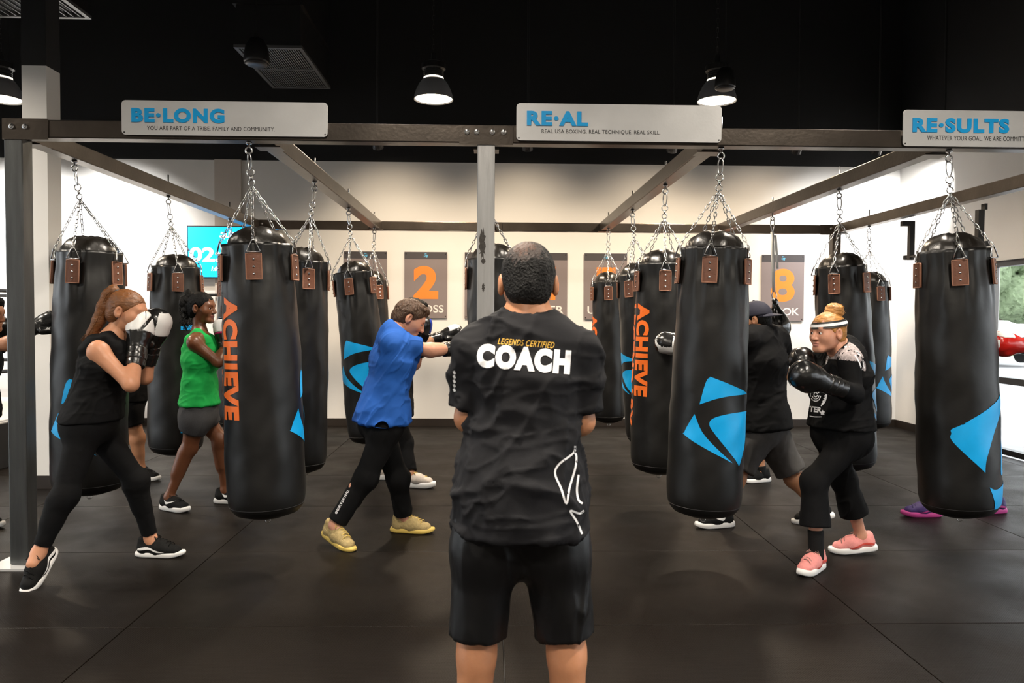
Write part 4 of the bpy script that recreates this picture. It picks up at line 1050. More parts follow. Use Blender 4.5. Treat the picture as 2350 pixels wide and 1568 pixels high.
def hair(sp, body, T, AX, H, hf, hu, hs, h):
    st = sp.get('hair'); m = sp.get('hair_m', HR_black)
    if st is None: return
    A = AX; t = {'buzz': .006, 'short': .013, 'tied': .009, 'thin': .008}.get(st, .010)
    fade = sp.get('hairline', .0)
    cl = [plane(T(0, .015+fade, 0), nrm(hf*1.-hu*1.)), plane(T(0, 0, -.078), -hu)]
    P = [ell(T(0, -.013, .030), A, tuple((q+t)*hs for q in (.075, .097, .088)), .01, clips=cl)]
    P.append(ell(T(0, -.055, -.030), A, tuple(q*hs for q in (.060+t*.5, .046+t, .055)), .03, clips=cl[1:]))
    for q in (-1, 1): P.append(ell(T(q*.086, -.006, -.004), A, tuple(x*hs for x in (.022, .021, .036)), .008, sub=True))
    if st == 'short': P.append(ell(T(0, .045, .095), A, tuple(x*hs for x in (.055, .045, .026)), .03))
    if st == 'swept': P += [ell(T(.0, .055, .100), A, tuple(x*hs for x in (.055, .05, .03)), .03), ell(T(0, -.01, .105), A, tuple(x*hs for x in (.06, .06, .026)), .03)]
    v, f = sdmesh(P, sp.get('hair_h', .0045))
    v = wrinkle(v, f, .0022 if st in ('buzz', 'tied', 'thin') else .005, (55, 55, 35), 2)
    ms = m; mi = None
    if st == 'thin':
        c = v[f].mean(1); q = c-T(-.012, -.078, .098); r = np.sqrt((q*q).sum(1)); nz = vnoise(c*V(150, 150, 60))
        ms = [m, mat('scalp_through_hair', (.060, .026, .015), .55, 0, .6, 120, .5, 160), mat('scalp_half', (.022, .011, .007), .55, 0, .7, 140, .6, 170)]
        mi = np.where(r+nz*.02 < .03, 1, np.where(r+nz*.025 < .055, 2, 0))
    ho = mk('hair', v, f, ms, body, True, mi=mi)
    ex = []
    if sp.get('pony') == 'long':
        k = T(0, -.085, .085); ex = [k]
        pts = [T(0, -.075, .075), T(0, -.105, .105), T(0, -.128, .07), T(0, -.14, -.0), T(0, -.145, -.08), T(0, -.165, -.16), T(.01, -.20, -.22)]
        rad = [.022, .024, .028, .032, .032, .026, .006]
        Q = [cap(pts[i], pts[i+1], rad[i]*hs, rad[i+1]*hs, side=A[0], k=1.15, bl=.015) for i in range(len(pts)-1)]
        v, f = sdmesh(Q, .006); v = wrinkle(v, f, .004, (60, 60, 12), 4)
        pt = mk('ponytail', v, f, m, ho, True)
        rs = np.random.RandomState(3); lg = G()
        for i in range(60):
            a = rs.rand()*6.28; rr = rs.rand()**.5*1.12
            lg.tube([pts[j]+(A[0]*math.cos(a)+A[1]*math.sin(a)*.8)*rad[j]*hs*rr*(1+.1*rs.randn()*.3)+rs.randn(3)*.0015*j for j in range(1, 7)], [.0022, .0022, .002, .0018, .0014, .0006], 4)
        lg.build('strands', m, pt, True)
        G().tube([T(0, -.092, .092)+(A[0]*math.cos(t)+(hu*.7+hf*.7)*math.sin(t))*.024*hs for t in np.linspace(0, 6.28, 16)[:-1]], .006, 6, closed=True).build('hair_tie', M_black, ho, True)
    if sp.get('pony') == 'curly':
        rs = np.random.RandomState(5); Q = []
        for i in range(70):
            d = nrm(rs.randn(3)); c = T(0, -.105, .045)+(A[0]*d[0]*.055+A[1]*d[1]*.05+A[2]*(d[2]*.10-.02))*hs*rs.rand()**.3
            Q.append(ell(c, A, (.02, .02, .024), .01))
        v, f = sdmesh(Q, .006); v = wrinkle(v, f, .006, (70, 70, 70), 4); pt = mk('curly_ponytail', v, f, m, ho, True)
        lg = G()
        for i in range(130):
            d = nrm(rs.randn(3)); c = T(0, -.11, .02)+(A[0]*d[0]*.06+A[1]*d[1]*.055+A[2]*(d[2]*.125-.02))*hs; ph = rs.rand()*6
            lg.tube([c+(A[2]*(-.012*j)+A[0]*.009*math.cos(ph+1.5*j)+A[1]*(.009*math.sin(ph+1.5*j)))*hs for j in range(6)], .0018, 4)
        lg.build('curls', m, pt, True)
    if sp.get('pony') == 'bun':
        v, f = sdmesh([ell(T(0, -.055, .135), A, (.052*hs, .046*hs, .038*hs), .02), ell(T(.01, -.085, .12), A, (.04*hs, .035*hs, .03*hs), .02), cap(T(0, -.035, .11), T(0, -.05, .12), .04*hs, .045*hs, bl=.02)], .005)
        v = wrinkle(v, f, .005, (45, 45, 80), 4); bn = mk('bun', v, f, m, ho, True)
        rs = np.random.RandomState(9); lg = G()
        for i in range(26):
            a = rs.rand()*6.28; c = T(0, -.06, .13)
            lg.tube([c+(A[1]*math.cos(a+t)*(.047+.006*rs.rand())+A[2]*math.sin(a+t)*.04+A[0]*(rs.rand()-.5)*.07)*hs for t in np.linspace(0, 1.6, 7)], .0014, 4)
        for i in range(14):
            lg.tube([T(.02*rs.randn(), -.08, .10), T(.03*rs.randn(), -.10-.01*rs.rand(), .04), T(.03*rs.randn(), -.095-.02*rs.rand(), -.03), T(.03*rs.randn(), -.085, -.075-.02*rs.rand())], [.003, .0025, .002, .0006], 4)
        lg.build('loose_strands', m, bn, True)

# ------------------------------------------------------------------ garments (return a function of the body context)
def tee(m, infl_=.018, sleeve=.62, hem=None, hem_r=None, hem_d=None, name='t_shirt', amp=.006, scale=(9, 9, 16), loose=.012, long=False, cb=None, seed=0., hh=None, sleeve_r=None, tilt=0., sleeve_bl=.014, folds=((.010, 13, (.6, 0, .8)), (.006, 24, (.9, .2, .3)))):
    def g(c):
        B = c['body']; up, R, Fs = c['up'], c['R'], c['Fs']
        ps = [infl(p, infl_) for p in c['torso']]+[infl(p, infl_*.8) for p in c['should']]
        for p in ps: p['clips'] = list(p['clips'])
        zc = plane(V(*c['P0'])*0+V(c['P0'][0], c['P0'][1], hem), V(0, 0, -1)+R*tilt)
        if hem is not None:
            Hc = V(c['P0'][0], c['P0'][1], hem-.03)+c['sp'].get('hem_off', 0.)*Fs
            Hc[:2] += (np.asarray(c['P0'])[:2]-np.asarray(c['Wt'])[:2])*.15
            hd = hem_d or c['dp']+infl_+loose; kk = (hem_r/hd) if hem_r else c['kw']
            ps.append(cap(lerp(c['Wt'], c['P0'], .3), Hc, c['dw']+infl_+loose*.4, hd, side=R, k=kk, bl=.05))
            ps.append(cap(c['P0']+up*.04, Hc, max(c['dp']+infl_+loose, hd*.94), hd, side=R, k=kk, bl=.06))
            for p in ps: p['clips'] = p['clips']+[zc]
        for (sg, S, E, Wr, Gt), (_, u) in zip(c['arms'], c['upper']):
            d = nrm(E-S)
            if long:
                ps += [infl(u, infl_*.9), cap(E, Wr, c['ar']*.93+infl_, c['ar']*.72+infl_, bl=.03), cap(lerp(E, Wr, .1), lerp(E, Wr, .45), c['ar']*.95+infl_, c['ar']*.9+infl_, bl=.03)]
            elif sleeve > 0:
                rr = sleeve_r or c['ar']*1.05+infl_+.010
                e = S+d*np.linalg.norm(E-S)*sleeve
                ps.append(cap(S-d*.01, e+d*.03, c['ar']*1.15+infl_, rr, bl=sleeve_bl, clips=[plane(e, d)]))
        ncut = cap(c['nk0']+nrm(c['nk1']-c['nk0'])*.045, c['nk1'], c['neckr']*1.22, c['neckr']*1.4, bl=.008, sub=True); ps.append(ncut)
        v, f = sdmesh(ps, hh or c['h']*.7)
        v = wrinkle(v, f, amp*.5, scale, seed)
        for (am, fq, dr) in folds: v = fold(v, f, am, fq, dr, seed=seed)
        o = mk(name, v, f, m, B, True)
        c['shirt'] = (v, f); c['sp']['_shirt'] = (o, v, f)
        if cb: cb(c, o, v, f)
    return g
def tank(m, infl_=.010, hem=None, amp=.005, scale=(10, 10, 16), strap=.075, sw_=.02, hem_r=None, hem_d=None, seed=0., top=.55, hh=None, back=1.):
    def g(c):
        B = c['body']; up, R, Fs, C, N = c['up'], c['R'], c['Fs'], c['C'], c['N']
        topp = plane(lerp(C, N, top), up)
        ps = [infl(p, infl_, clips=[topp]) for p in c['torso']]
        for sg in (1, -1):
            a = lerp(C, N, top-.12)+Fs*(c['dc']*.86)+R*sg*strap*1.0; t_ = N+up*.004+R*sg*strap*.92; k_ = lerp(C, N, top-.12)-Fs*(c['dc']*.86)*back+R*sg*strap*.9
            m1 = lerp(a, t_, .6)+Fs*.025; m2 = lerp(k_, t_, .6)-Fs*.022
            r_ = c['neckr']*.45+.014
            for q0, q1 in ((a, m1), (m1, t_), (t_, m2), (m2, k_)): ps.append(cap(q0, q1, r_, r_, side=R, k=sw_/.02*1.1, bl=.03))
        Hc = V(c['P0'][0], c['P0'][1], hem-.03); hd = hem_d or c['dp']+infl_+.012; zc = plane((0, 0, hem), (0, 0, -1))
        ps.append(cap(c['Wt'], Hc, c['dw']+infl_+.006, hd, side=R, k=(hem_r/hd) if hem_r else c['kw'], bl=.05))
        for p in ps: p['clips'] = list(p['clips'])+[zc]
        v, f = sdmesh(ps, hh or c['h']*.7); v = wrinkle(v, f, amp*.5, scale, seed); v = fold(v, f, .006, 15, (.6, 0, .8), seed=seed); v = fold(v, f, .004, 26, (1, 0, .2), seed=seed+2)
        o = mk('tank_top', v, f, m, B, True); c['sp']['_shirt'] = (o, v, f)
    return g
def bottoms(m, upto=1.0, r_hip=.015, r_end=None, infl_=.012, name='shorts', amp=.005, scale=(12, 12, 7), top=.14, seed=0., cb=None, ends=None, hh=None, crotch=0., tin=.009, folds=((.006, 16, (.3, 0, 1)),)):
    """upto: 0..1 along the thigh, 1..2 along the shin"""
    def g(c):
        B = c['body']; up, R, Fs = c['up'], c['R'], c['Fs']; tp = plane(lerp(c['P0'], c['N'], top), up)
        ps = [infl(p, tin, clips=[tp]) for p in c['torso'][:2]]+[infl(p, tin, clips=[tp]) for p in c['torso'] if p['t'] == 'e' and (p['c']-c['P0'])@up < 0]
        if crotch: ps.append(cap(c['P0'], c['P0']-up*crotch, c['dp'], c['dp']*.62, side=R, k=1.1, bl=.07))
        for i, (sg, Hp, K, A, l_, pit) in enumerate(c['legs']):
            lr = c['lr']; u = ends[i] if ends else upto
            if u <= 1.0:
                e = lerp(Hp, K, u); d = nrm(K-Hp); re = r_end or lr*.8
                ps += [cap(Hp, lerp(Hp, e, .35), lr*1.02+.004, lr*1.02+infl_, bl=.05), cap(lerp(Hp, e, .3), e+d*.05, lr*1.02+infl_, re, bl=.05, clips=[plane(e, d)])]
            else:
                kk = lr*.64+infl_+.002; ps += [cap(Hp, K, lr*1.02+infl_, kk, bl=.05), ell(K+Fs*.008, [R, Fs, V(0, 0, 1)], (kk*.98,)*3, .04)]
                e = lerp(K, A, u-1); d = nrm(A-K); re = r_end or lr*.5
                ps.append(cap(K, e+d*.04, kk, re, bl=.04, clips=[plane(e, d)]))
                if re < lr*.62: ps.append(cap(lerp(K, A, .12)-Fs*.018, lerp(K, A, .45)-Fs*.014, lr*.60+infl_*.6, lr*.47+infl_*.6, bl=.04, clips=[plane(e, d)]))
        v, f = sdmesh(ps, hh or c['h']*.75); v = wrinkle(v, f, amp*.5, scale, seed)
        for (am, fq, dr) in folds: v = fold(v, f, am, fq, dr, seed=seed)
        o = mk(name, v, f, m, B, True); c['sp']['_pants'] = (o, v, f)
        if cb: cb(c, o, v, f)
    return g
def socks(m, r=1.04, upto=.3, which=(0, 1)):
    def g(c):
        for i in which:
            sg, Hp, K, A, l_, pit = c['legs'][i]; lr = c['lr']
            v, f = sdmesh([cap(lerp(A, K, upto), A-V(0, 0, .02), lr*.46*r+.004, lr*.42*r+.006, bl=.02, clips=[plane(lerp(A, K, upto), nrm(K-A))])], .006)
            mk('sock', v, f, m, c['body'], True)
    return g
def earring(m, z=-.038):
    def g(c):
        for q in (-1, 1): G().lathe([(0, -.004), (.004, 0), (0, .004)], c['T'](q*.088, -.006, z), 8).build('earring', m, c['body'], True)
    return g
def headband():
    def g(c):
        T, A, s = c['T'], c['AX'], c['hs']; R_b = .0895; 
        def ring(z0, z1, off, m, nm, par):
            n = 48; v = []
            for zz in (z0, z1):
                for k in range(n):
                    a = 2*math.pi*k/n; q = math.sqrt(max(0, 1-((zz-.030)/.092)**2)); v.append(T((.084+off)*q*math.cos(a), -.012+(.106+off)*q*math.sin(a), zz+.10*(-.012+.1*math.sin(a))*-1.0))
            f = [[k, (k+1) % n, n+(k+1) % n, n+k] for k in range(n)]
            return mk(nm, v, f, m, par, True)
        b_ = ring(.036, .074, .008, M_black, 'headband', c['body']); ring(.047, .063, .0095, M_white, 'white_stripe', b_)
    return g
def ballcap():
    def g(c):
        T, A, s = c['T'], c['AX'], c['hs']
        cl = [plane(T(0, 0, .028), -A[2]+A[1]*.0)]
        v, f = sdmesh([ell(T(0, -.012, .030), A, tuple((q+.014)*s for q in (.077, .098, .092)), .01, clips=cl)], .005)
        o = mk('baseball_cap', v, f, CL_navy, c['body'], True)
        # brim worn backwards
        n = 20; vv = []
        for off in (.0, .004):
            for r0 in (0., .5, 1.):
                for k in range(n):
                    a = math.pi*(k/(n-1)); x = math.cos(a)*.083; y = -.012-math.sin(a)*(.105+r0*.075); 
                    if r0: x *= 1-.05*r0
                    vv.append(T(x, y, .034-off-r0*.022*abs(math.sin(a))-.012*r0*math.cos(a)**2))
        ff = []
        for L in (0, 1):
            for r0 in range(2):
                for k in range(n-1):
                    i = L*3*n+r0*n+k; q = [i, i+1, i+n+1, i+n]; ff.append(q if L else q[::-1])
        for k in range(n-1): i = 2*n+k; ff.append([i, i+1, i+1+3*n, i+3*n])
        mk('brim', vv, ff, CL_navy, o, True)
        G().lathe([(0, .008), (.008, .004), (.009, 0)], T(0, -.012, .135), 10).build('button', CL_navy, o, True)
    return g
def surf_decal(obj, v, f, uv2d, fc, m, name, px_of, off=.002, step=None):
    """print on a garment: 2-D shape placed in photo pixels and laid on the cloth"""
    bv = BVHTree.FromPolygons([tuple(q) for q in v], [list(q) for q in f])
    u, ff = fine2d(np.asarray(uv2d), fc, step) if step else (np.asarray(uv2d), fc)
    pts = []; ok = []
    for a in u:
        px, py = px_of(a); d = nrm(ray(px, py)); r = bv.ray_cast(Vector(CAMP), Vector(d))
        if r[0] is None: pts.append(V(0, 0, 0)); ok.append(False); continue
        pts.append(np.array(r[0])-d*off); ok.append(True)
    ff = [q for q in ff if all(ok[i] for i in q) and max(np.linalg.norm(pts[q[0]]-pts[q[1]]), np.linalg.norm(pts[q[2]]-pts[q[1]])) < .08]
    if ff:
        use = sorted({i for q in ff for i in q}); mp = {i: k for k, i in enumerate(use)}
        return mk(name, [pts[i] for i in use], [[mp[i] for i in q] for q in ff], m, obj, True)
def affine(p0, p1, W0, hgt):
    """text coordinates (x 0..W0, y 0..1 cap) to pixels: baseline from p0 to p1, cap height hgt px, normal upward"""
    p0 = V(*p0); p1 = V(*p1); d = (p1-p0)/W0; n = nrm(V((p1-p0)[1], -(p1-p0)[0]))*hgt
    return lambda a: p0+d*a[0]+n*a[1]
def cloth_text(s, p0, p1, hpx, m, bold=.03, shear=0., name='print', step_px=9, spacing=1.):
    def cb(c, o, v, f):
        t, fc = text2d(s, 1., bold, spacing, shear, res=4); W0 = t[:, 0].max(); hp = math.hypot(p1[0]-p0[0], p1[1]-p0[1])
        surf_decal(o, v, f, t, fc, m, name, affine(p0, p1, W0, hpx), step=step_px/hpx)
    return cb
def px_poly(pts, sharp, m, name='print', n=5, step=9):
    def cb(c, o, v, f):
        t, fc = tri_fan(smoothpoly(pts, n, sharp)); surf_decal(o, v, f, t, fc, m, name, lambda a: a, step=step)
    return cb
def px_line(pts, wpx, m, name='print', smooth=True):
    def cb(c, o, v, f):
        P = [V(*p) for p in pts]; Q = []
        for i in range(len(P)-1):
            p0, p1, p2, p3 = P[max(i-1, 0)], P[i], P[i+1], P[min(i+2, len(P)-1)]
            for k in range(6):
                t = k/6; Q.append(.5*((2*p1)+(-p0+p2)*t+(2*p0-5*p1+4*p2-p3)*t*t+(-p0+3*p1-3*p2+p3)*t**3) if smooth else lerp(p1, p2, t))
        Q.append(P[-1]); L = []; Rr = []
        for i, q in enumerate(Q):
            d = nrm(Q[min(i+1, len(Q)-1)]-Q[max(i-1, 0)]); nn = V(-d[1], d[0])*wpx/2; L.append(q+nn); Rr.append(q-nn)
        k = len(Q); surf_decal(o, v, f, L+Rr, [[i, i+1, k+i+1, k+i] for i in range(k-1)], m, name, lambda a: a)
    return cb
def multi(*cbs):
    def cb(c, o, v, f):
        for q in cbs: q(c, o, v, f)
    return cb
def hz(y, Y): return 1.45-(y-730)/F_*Y

G_blk = (GL_black, None, None, GL_black); G_bw = (GL_black, GL_white, None, GL_black, 'split'); G_pink = (GL_black, GL_white, GL_pink, GL_black); G_white = (GL_white, GL_black, None, GL_white, 'tip')
G_red = (GL_red, GL_white, None, GL_black, 'tip'); G_blue = (GL_black, GL_blue, GL_white, GL_black); G_bwt = (GL_black, GL_white, None, GL_black, 'tip')
S_blk = mat('shoe_black', (.0055, .0055, .0055), .75, 0, .3, 60, .3, 300, spec=.18); S_white = mat('shoe_white', (.75, .74, .72), .6); S_tan = mat('shoe_tan', (.35, .26, .11), .8, 0, .5, 60, .4, 200); S_yel = mat('shoe_yellow', (.62, .44, .10), .6)
S_pink = mat('shoe_pink', (.72, .26, .24), .8, 0, .2, 40, .3, 300); S_pale = mat('shoe_pale', (.55, .48, .42), .7, 0, .4, 25); S_purp = mat('shoe_purple', (.045, .02, .13), .6, 0, .4, 40); S_mag = mat('shoe_magenta', (.6, .06, .3), .6)
S_red = mat('shoe_red', (.6, .06, .04), .6); S_lace = mat('lace_grey', (.3, .17, .15), .8); S_grey = mat('shoe_grey', (.10, .10, .10), .7)

# coach, seen from behind
coach_cb = multi(cloth_text('COACH', (1092, 843), (1307, 860), 56, M_white, .075, spacing=1.18, name='coach_lettering', step_px=7),
    cloth_text('LEGENDS CERTIFIED', (1142, 790), (1272, 800), 14.5, mat('gold_print', (.72, .42, .05), .6), .015, .3, spacing=1.12, name='gold_lettering', step_px=8),
    px_line([(1320, 1024), (1316, 1040), (1283, 1066), (1274, 1088), (1288, 1122), (1300, 1156), (1307, 1120), (1320, 1076), (1323, 1050), (1320, 1040)], 4.5, M_white),
    *[px_line([(1041, y_), (1044, y_+7)], 5, M_white, 'sleeve_print') for y_ in (852, 862, 872, 882, 892)], px_line([(1328, 1090), (1324, 1125), (1328, 1148), (1337, 1156)], 4.5, M_white), px_line([(1340, 1172), (1330, 1179), (1309, 1173), (1324, 1198), (1336, 1226)], 4.5, M_white))
person(dict(label='coach in black shirt with COACH lettering, standing with arms folded', Y=2.24, fa=90, P=(1196, 1120), N=(1211, 745, .02), H=(1212, 652, .05), hf=(0.02, 1, -.10), skin=SK_tan, h=.009, hh=.004, b=1.0, sw=.150, hip=.095, hs=.98,
    dp=.106, dw=.100, dc=.108, kw=1.27, neck=.058, ar=.042, lr=.078, hands=True,
    arms=[dict(S=(1330, 812, .01), E=(1334, 968, .03), W=(1235, 930, .21), G=(1160, 915, .22)), dict(S=(1088, 806, .01), E=(1074, 960, .03), W=(1170, 940, .24), G=(1240, 935, .27))],
    legs=[dict(K=(1300, 1490, -.01), A=(1306, 1735, -.02), ang=75), dict(K=(1094, 1490, -.01), A=(1080, 1735, -.02), ang=105)],
    hair='thin', hair_m=mat('coach_hair', (.005, .0045, .004), .6, 0, .5, 90, 1., 160, spec=.25), hair_h=.004,
    wear=[tee(CL_char, .014, .82, hem=hz(1236, 2.09), hem_r=.180, hem_d=.157, amp=.006, scale=(10, 10, 9), loose=.008, cb=coach_cb, seed=2., hh=.006, sleeve_r=.062, folds=((.013, 11, (1, 0, -.35)), (.009, 17, (.5, 0, 1)), (.005, 30, (1, 0, .1)))),
          bottoms(CL_sheen, .90, r_end=.082, infl_=.012, crotch=.2, tin=.003, amp=.004, scale=(20, 20, 4), seed=1., hh=.0065, folds=((.011, 13, (.1, 0, 1)), (.006, 24, (-.2, 0, 1))))],
    shoes=('run', S_blk, S_white, S_blk)))
# woman in black tank top
person(dict(label='woman in black tank top and leggings with black and white gloves raised', Y=4.4, fa=12, P=(212, 960), N=(256, 778), H=(292, 716), hf=(.95, -.02, -.22), skin=SK_light, lip=SK_pink, h=.009, fem=True, b=1.0, hs=1.0, sw=.16,
    arms=[dict(S=(226, 806, -.14), E=(300, 884, -.17), W=(313, 812, -.05), G=(322, 745, .02), back=(.7, -.8, .2)), dict(E=(332, 868, .12), W=(343, 806, .10), G=(357, 745, .08), back=(1, .3, .1))],
    legs=[dict(K=(148, 1140, -.2), A=(88, 1262, -.26), ang=262, pitch=38), dict(K=(312, 1104, .15), A=(346, 1236, .22), ang=358)],
    hair='tied', hair_m=HR_auburn, pony='long', gloves=[G_bw, G_bw], gsc=1.16, gh=.006,
    wear=[bottoms(CL_black, 1.86, r_end=.041, infl_=.006, name='leggings', folds=((.0025, 30, (1, 0, .2)),), amp=.002, scale=(14, 14, 40), top=.16, ends=(1.86, 1.90)), tank(CL_black, .012, hem=hz(958, 4.4), amp=.006, strap=.085, sw_=.03, hem_r=.19, hem_d=.145), earring(M_black)],
    shoes=('flat', S_blk, S_white, S_blk, ('form', S_white)), shoe_sc=1.10))
# woman in green
person(dict(label='woman in green tank top and grey shorts behind the ACHIEVE bag', Y=5.8, fa=8, P=(458, 945), N=(458, 768), H=(463, 708), hf=(.97, -.12, -.04), skin=SK_brown, lip=mat('lips_dark', (.16, .05, .04), .4), h=.009, fem=True, b=.94, hs=.98, sw=.155, look=(.1, -.1, 0),
    arms=[dict(E=(500, 832, -.14), W=(514, 795, .03), G=(508, 730, .08), back=(.6, -.8, 0)), dict(E=(522, 820, .2), W=(524, 788, .2), G=(524, 730, .2))],
    legs=[dict(K=(434, 1028, -.06), A=(388, 1140, -.07), ang=335), dict(K=(506, 1010, .1), A=(517, 1130, .14), ang=355)],
    hair='tied', hair_m=HR_black, pony='curly', gloves=[G_pink, G_pink],
    wear=[bottoms(CL_grey, .40, r_end=.078, infl_=.006, amp=.002, top=.2), tank(CL_green, .009, hem=hz(925, 5.8), amp=.005, strap=.06, sw_=.018, hem_r=.175, hem_d=.14, back=.9), earring(M_chrome)],
    shoes=('run', S_blk, S_white, S_blk, ('tick', S_white)), shoe_sc=1.07))
# man in blue
blue_cb = px_poly([(852, 768), (866, 756), (864, 776)], (0, 1, 2), mat('navy_print', (.01, .012, .06), .7), 'small_logo', 3)
person(dict(label='man in blue t-shirt and black trousers throwing a straight punch', Y=4.95, fa=28, P=(880, 962), N=(902, 762, .0), H=(940, 733, .04), hf=(.84, .12, -.50), skin=SK_pink, h=.009, b=1.04, hs=1.0, sw=.18, chest=.02, jaw=1.05,
    arms=[dict(S=(902, 790, -.09), E=(985, 804, .0), W=(1034, 801, .18), G=(1072, 793, .32), back=(.2, -.3, 1)), dict(S=(915, 780, .22), E=(948, 836, .28), W=(962, 796, .26), G=(968, 738, .24), back=(.5, .8, 0))],
    legs=[dict(K=(838, 1098, -.1), A=(768, 1210, -.14), ang=322, pitch=14), dict(K=(914, 1100, .1), A=(927, 1200, .18), ang=352)],
    hair='short', hair_m=HR_brown, gloves=[G_blk, G_blue],
    wear=[bottoms(CL_black, 1.92, r_end=.058, infl_=.012, name='trousers', tin=.003, amp=.006, scale=(12, 12, 9), cb=cloth_text('TRAIN LIKE A LEGEND', (797, 1124), (768, 1178), 5.5, M_white, .02, name='leg_lettering', step_px=6)),
          tee(CL_blue, .014, .72, hem=hz(965, 4.85), hem_r=.19, hem_d=.168, amp=.006, scale=(10, 10, 9), cb=blue_cb, seed=5., sleeve_r=.078, hh=.006, sleeve_bl=.035, folds=((.014, 13, (.75, 0, .7)), (.009, 24, (.7, 0, .8))))],
    shoes=('flat', S_tan, S_yel, S_yel), shoe_sc=1.12))
# dark haired man behind him
person(dict(label='dark-haired man in black behind the man in blue, jabbing', Y=6.6, fa=8, P=(905, 935), N=(922, 770), H=(947, 720, .05), hf=(.95, 0, -.3), skin=SK_mid, b=1.0,
    arms=[dict(E=(962, 792, -.1), W=(1006, 775, -.02), G=(1060, 760, .03), back=(0, -.3, 1)), dict(E=(936, 838, .15), W=(950, 800, .15), G=(958, 748, .15))],
    legs=[dict(K=(880, 1020, .12), A=(852, 1080, .22), ang=0), dict(K=(928, 1016, .02), A=(943, 1090, -.1), ang=348)],
    hair='swept', hair_m=HR_black, gloves=[G_bwt, G_blk],
    wear=[bottoms(CL_black, 1.9, r_end=.055, name='trousers'), tee(CL_black, .016, .6, hem=hz(950, 6.6), hem_r=.19, hem_d=.15)],
    shoes=('chunk', S_pale, S_white, S_yel), shoe_sc=1.16))
# man with the cap
person(dict(label='man with backward navy cap in black shirt and grey shorts behind logo bag', Y=5.3, fa=128, P=(1747, 975), N=(1748, 762), H=(1732, 735, .02), hf=(-.86, .42, -.15), skin=SK_mid, b=1.16, sw=.20, ar=.052, lr=.085,
    arms=[dict(E=(1795, 860, .22), W=(1762, 810, .36), G=(1740, 752, .40)), dict(E=(1645, 803, -.02), W=(1585, 797, .08), G=(1520, 787, .165), back=(0, -.9, .4))],
    legs=[dict(K=(1822, 1098, .03), A=(1876, 1188, -.03), ang=150, pitch=18), dict(K=(1690, 1092, -.1), A=(1658, 1190, -.06), ang=190)],
    hair='buzz', hair_m=HR_black, gloves=[G_white, G_white], gsc=1.15,
    wear=[bottoms(CL_gshort, .86, r_end=.108, infl_=.018, amp=.008, scale=(14, 14, 6)), tee(CL_black, .02, .62, hem=hz(972, 5.3), hem_r=.215, hem_d=.185, amp=.007), ballcap()],
    shoes=('run', S_blk, S_white, S_blk, ('tick', S_white))))
# person hidden behind the logo bag, one leg seen
person(dict(label='person in black shorts mostly hidden behind the logo bag', Y=6.7, fa=180, P=(1692, 925), N=(1668, 770), H=(1660, 722), hf=(-1, 0, -.1), skin=SK_mid, h=.014, hh=.006,
    arms=[dict(E=(1665, 845, .1), W=(1645, 800, .1), G=(1640, 745, .1)), dict(E=(1665, 845, -.15), W=(1640, 800, -.1), G=(1632, 745, -.1))],
    legs=[dict(K=(1662, 1012, .1), A=(1650, 1080, .1), ang=185), dict(K=(1738, 1010, .02), A=(1748, 1085, .0), ang=192)],
    hair='buzz', hair_m=HR_black, gloves=[G_blk, G_blk], wear=[bottoms(CL_black, .8, r_end=.1), tee(CL_black, .016, .6, hem=hz(935, 6.7), hem_r=.18, hem_d=.15), socks(S_blk, 1.05, .16)],
    shoes=('run', S_blk, S_white, S_blk)))
# woman on the right
def crest(c, o, v, f):
    cloth_text('TER', (1857, 945), (1885, 948), 13, M_white, .05, name='print', step_px=6)(c, o, v, f)
    px_poly([(1888, 941), (1890, 945), (1894, 945), (1891, 948), (1892, 952), (1888, 950), (1884, 952), (1885, 948), (1882, 945), (1886, 945)], tuple(range(10)), M_white)(c, o, v, f)
    for r in (4, 8, 12):
        px_line([(1872+r*math.cos(t)*1.0, 906+1.25*r*math.sin(t)) for t in np.linspace(.2, 5.9, 9)], 2, M_white)(c, o, v, f)
    px_line([(1890, 890), (1897, 905), (1893, 922), (1884, 932)], 2.5, M_white)(c, o, v, f)
    for t in np.linspace(0, 1, 6): px_line([(1893-8*t*t, 898+30*t), (1900-8*t*t, 892+30*t)], 2.5, M_white)(c, o, v, f)
    px_line([(1858, 955), (1870, 957), (1886, 957)], 2, M_white)(c, o, v, f)
    for dx, m_ in ((0, mat('grey_floral', (.33, .28, .28), .8, 0, .8, 60)), (1, M_white)):
        pass
    px_poly([(1937, 785), (1955, 788), (1972, 803), (1984, 825), (1987, 850), (1979, 848), (1972, 826), (1960, 808), (1935, 800), (1912, 806), (1903, 820), (1895, 838), (1897, 818), (1908, 800)], (), MATS['grey_floral'], 'floral_panel')(c, o, v, f)
    px_line([(1984, 850), (1980, 828), (1968, 808), (1950, 797), (1928, 797)], 3.5, M_white)(c, o, v, f)
    px_line([(1978, 850), (1972, 832), (1962, 815)], 3, M_white)(c, o, v, f)
    px_line([(1896, 835), (1901, 818), (1911, 803), (1925, 795)], 3.5, M_white)(c, o, v, f)
